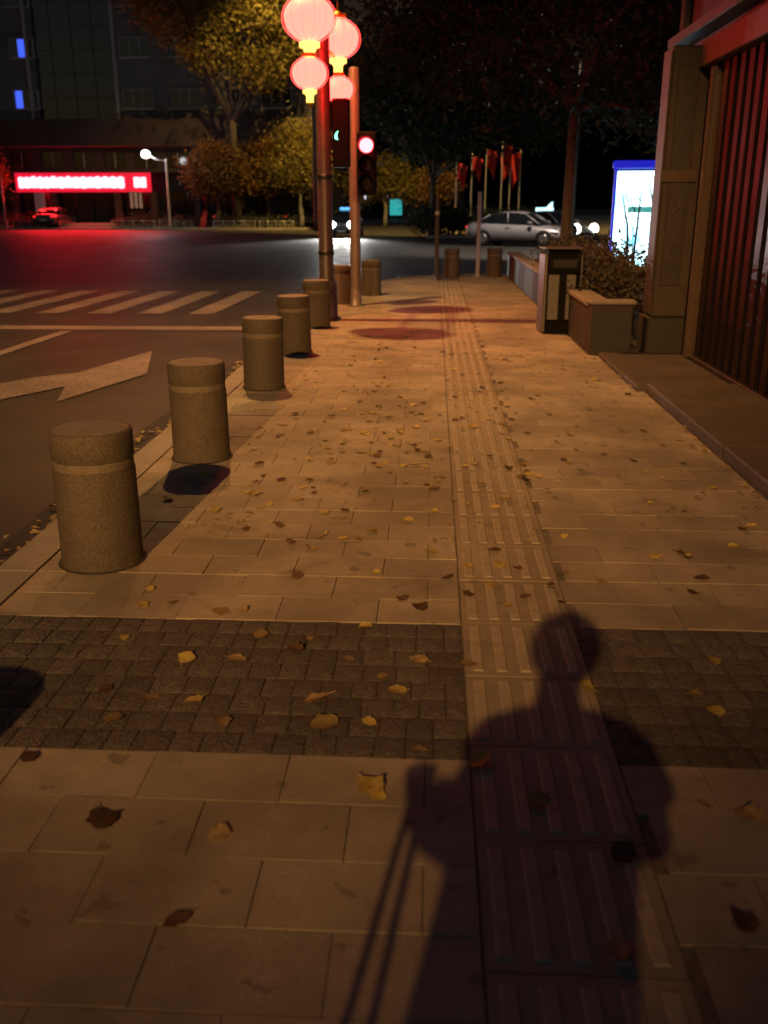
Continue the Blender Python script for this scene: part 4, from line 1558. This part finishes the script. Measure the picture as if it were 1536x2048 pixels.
for k in ('fl_yellow', 'fl_tan', 'fl_brown'):
    nt, N, L = nodes_of(M[k])
    bs = N['Principled BSDF']
    tr = N.new('ShaderNodeBsdfTranslucent')
    L.new(bs.inputs['Base Color'].links[0].from_socket, tr.inputs[0])
    ms = N.new('ShaderNodeMixShader')
    ms.inputs[0].default_value = .4
    L.new(bs.outputs[0], ms.inputs[1])
    L.new(tr.outputs[0], ms.inputs[2])
    L.new(ms.outputs[0], N['Material Output'].inputs[0])
LM = {k: [leaf_mesh(k, M['fl_' + k], 10 * i + j) for j in range(6)] for i, k in enumerate(('yellow', 'tan', 'brown'))}
LP = [(-0.32, 2.54), (-0.36, 2.69), (-0.99, 2.54), (-0.64, 2.53), (-0.86, 2.95), (-0.48, 3.05), (-0.28, 2.98), (-0.15, 2.86), (-0.24, 3.25), (-0.03, 2.99), (-0.1, 2.76), (-1.08, 2.72), (-0.9, 2.67), (-0.77, 2.65), (-0.68, 2.96), (-0.63, 3.16), (-1.14, 3.11), (-0.45, 3.13), (-0.15, 2.21), (-0.13, 2.18), (-0.53, 1.99), (-0.85, 2.03), (0.16, 2.35), (0.31, 2.17), (0.5, 1.96), (-0.02, 2.41), (0.15, 2.95), (0.9, 2.79), (0.93, 2.68), (1.02, 3.03), (0.54, 2.81), (-0.03, 3.44), (-0.74, 3.38), (-1.05, 3.44), (-1.18, 3.57), (-1.16, 3.41), (-0.83, 3.36), (-0.18, 2.56), (-1.17, 2.31), (0.32, 3.46), (0.32, 3.92), (0.55, 3.51), (0.01, 4.08), (-0.11, 4.53), (0.03, 4.7), (-0.45, 4.69), (-0.55, 4.65), (-0.28, 4.39), (-0.67, 4.19), (-0.56, 4.1), (-0.42, 4.23), (-0.98, 4.95), (-0.73, 5.08), (-0.88, 5.25), (-1.15, 4.68), (-0.87, 4.77), (-0.76, 4.42), (-0.73, 4.87), (-0.16, 5.6), (-0.09, 5.63), (-0.38, 5.86), (-0.58, 5.92), (-0.66, 5.88), (-0.77, 5.72), (-0.73, 6.23), (-0.6, 6.16), (-0.45, 6.42), (-0.22, 6.1), (-0.03, 5.95), (0.08, 5.36), (0.13, 4.91), (0.39, 5.84), (0.31, 6.69), (-0.11, 6.67), (-0.22, 6.55), (-1.25, 6.61), (0.61, 5.44), (0.65, 5.39), (0.7, 4.99), (0.67, 4.33), (0.99, 6.49), (0.85, 7.74), (0.54, 6.32), (0.3, 5.21), (0.42, 4.93), (1.6, 5.74), (1.78, 6.24), (1.58, 4.48), (1.63, 4.52), (0.75, 3.76), (1.12, 3.64), (-0.56, 1.68), (0.87, 2.14), (0.76, 2.18), (0.73, 1.74), (0.43, 1.64), (-1.45, 4.83), (-1.38, 5.34), (-1.29, 5.29), (0.55, 6.79), (-0.59, 6.57), (-1.07, 6.39), (-0.33, 5.93), (-0.46, 5.92), (-1.02, 4.99), (-1.14, 4.65), (0.6, 5.67), (0.22, 5.59), (0.54, 5.38), (0.28, 5.65), (1.2, 9.41), (1.53, 8.72), (1.7, 8.01), (0.78, 9.87), (0.65, 9.86), (-0.54, 9.64), (-0.12, 7.1), (0.12, 7.92), (0.32, 7.41), (-1.18, 8.58), (-0.96, 7.86), (-1.06, 7.05), (-1.1, 6.7), (1.27, 7.36), (1.38, 6.67), (0.93, 7.16), (0.93, 5.57), (0.4, 3.88), (0.18, 3.9), (0.51, 6.47)]
rl = random.Random(21)
by_label = {}
ORD = ['first', 'second', 'third', 'fourth', 'fifth', 'sixth', 'seventh', 'eighth', 'ninth', 'tenth'] + ['%dth' % k for k in range(11, 90)]
brown_idx = {21, 24, 31, 38, 91, 94, 45, 48, 71, 85, 87, 96}
YB = set(range(58, 74)) | {51, 52, 57, 54, 76, 78}
extra = []
while len(extra) < 165:
    yv = rl.uniform(3.5, 12.5) if len(extra) % 3 else rl.gauss(6, 1.1)
    xv = rl.uniform(-1.2, 1.75) if len(extra) % 3 else rl.gauss(-.25, .55)
    if not (-1.25 < xv < 1.75 and yv > 3.4): continue
    extra.append((xv, yv))
for i, (x, y) in enumerate(LP + extra):
    rare = rl.random()
    if i in brown_idx: k = 'brown'
    elif i in YB: k = 'yellow'
    elif i < len(LP): k = 'yellow' if rare < .5 else ('tan' if rare < .82 else 'brown')
    else: k = 'brown' if rare < .38 else ('tan' if rare < .68 else 'yellow')
    s = rl.uniform(.042, .08) if i < len(LP) else rl.uniform(.035, .07)
    if i in (0, 1, 18, 21): s = .095
    o = link('fallen_leaf', rl.choice(LM[k]), None, (x, y, .004 if not (0.135 < x < .565) else .009), (rl.gauss(0, .14), rl.gauss(0, .14), rl.uniform(0, 6.28)))
    o.scale = (s, s, s * rl.uniform(.7, 1.2))
    if y < 2.36: where = 'in the foreground'
    elif y < 3.3: where = 'on the dark sett band'
    elif y < 5: where = 'just past the dark band'
    elif y < 8.2: where = 'in the middle distance'
    else: where = 'far off'
    if .135 < x < .565: where = 'on the tactile strip ' + ('in the foreground' if y < 3.3 else 'in the middle distance' if y < 7 else 'far off')
    if not .135 < x < .565:
        where += ', left of the tactile strip' if x < .35 else ', right of the tactile strip'
    base = '%s leaf %s' % ({'yellow': 'yellow', 'tan': 'tan', 'brown': 'brown'}[k], where)
    tag(o, base, 'leaf', 'fallen leaves on the pavement')
    by_label.setdefault(base, []).append(o)
for base, obs in by_label.items():
    if len(obs) > 1:
        for i, o in enumerate(sorted(obs, key=lambda q: q.location.x)):
            o['label'] = '%s, %s from the left' % (base, ORD[i])

# drift of leaves along the gutter and the platform foot, too many to count
dv, df = [], []
for k in range(640):
    if k < 300:
        yv = rl.uniform(2.6, 13)
        xv = -1.97 - abs(rl.gauss(0, .07))
        zb = RZ + .02
        s = rl.uniform(.05, .09)
    elif k < 370:
        yv = rl.uniform(4.2, 10.1)
        xv = 1.86 - abs(rl.gauss(0, .06))
        zb = .006
        s = rl.uniform(.03, .06)
    else:
        yv = rl.uniform(8, 17) if k < 430 else rl.uniform(4.2, 11)
        xv = rl.uniform(-1.3, 1.65)
        zb = .006
        s = rl.uniform(.03, .06)
    a = rl.uniform(0, 6.28)
    ca, sa = math.cos(a) * s, math.sin(a) * s
    t = rl.uniform(-.4, .4) * s
    b0 = len(dv)
    dv += [(xv - ca * .5, yv - sa * .5, zb), (xv + sa * .3, yv - ca * .3, zb + abs(t)), (xv + ca * .5, yv + sa * .5, zb + .2 * s), (xv - sa * .3, yv + ca * .3, zb + abs(t) * .6)]
    df += [(b0, b0 + 1, b0 + 3), (b0 + 1, b0 + 2, b0 + 3)]
o = MB().add(dv, df).build('leaf_litter', mat('leaf_litter', (.42, .33, .12), .75, island=.5, color2=(.14, .09, .045), scale=30))
tag(o, 'small dry leaves drifted along the gutter and pavement edge', 'leaves', kind='stuff')
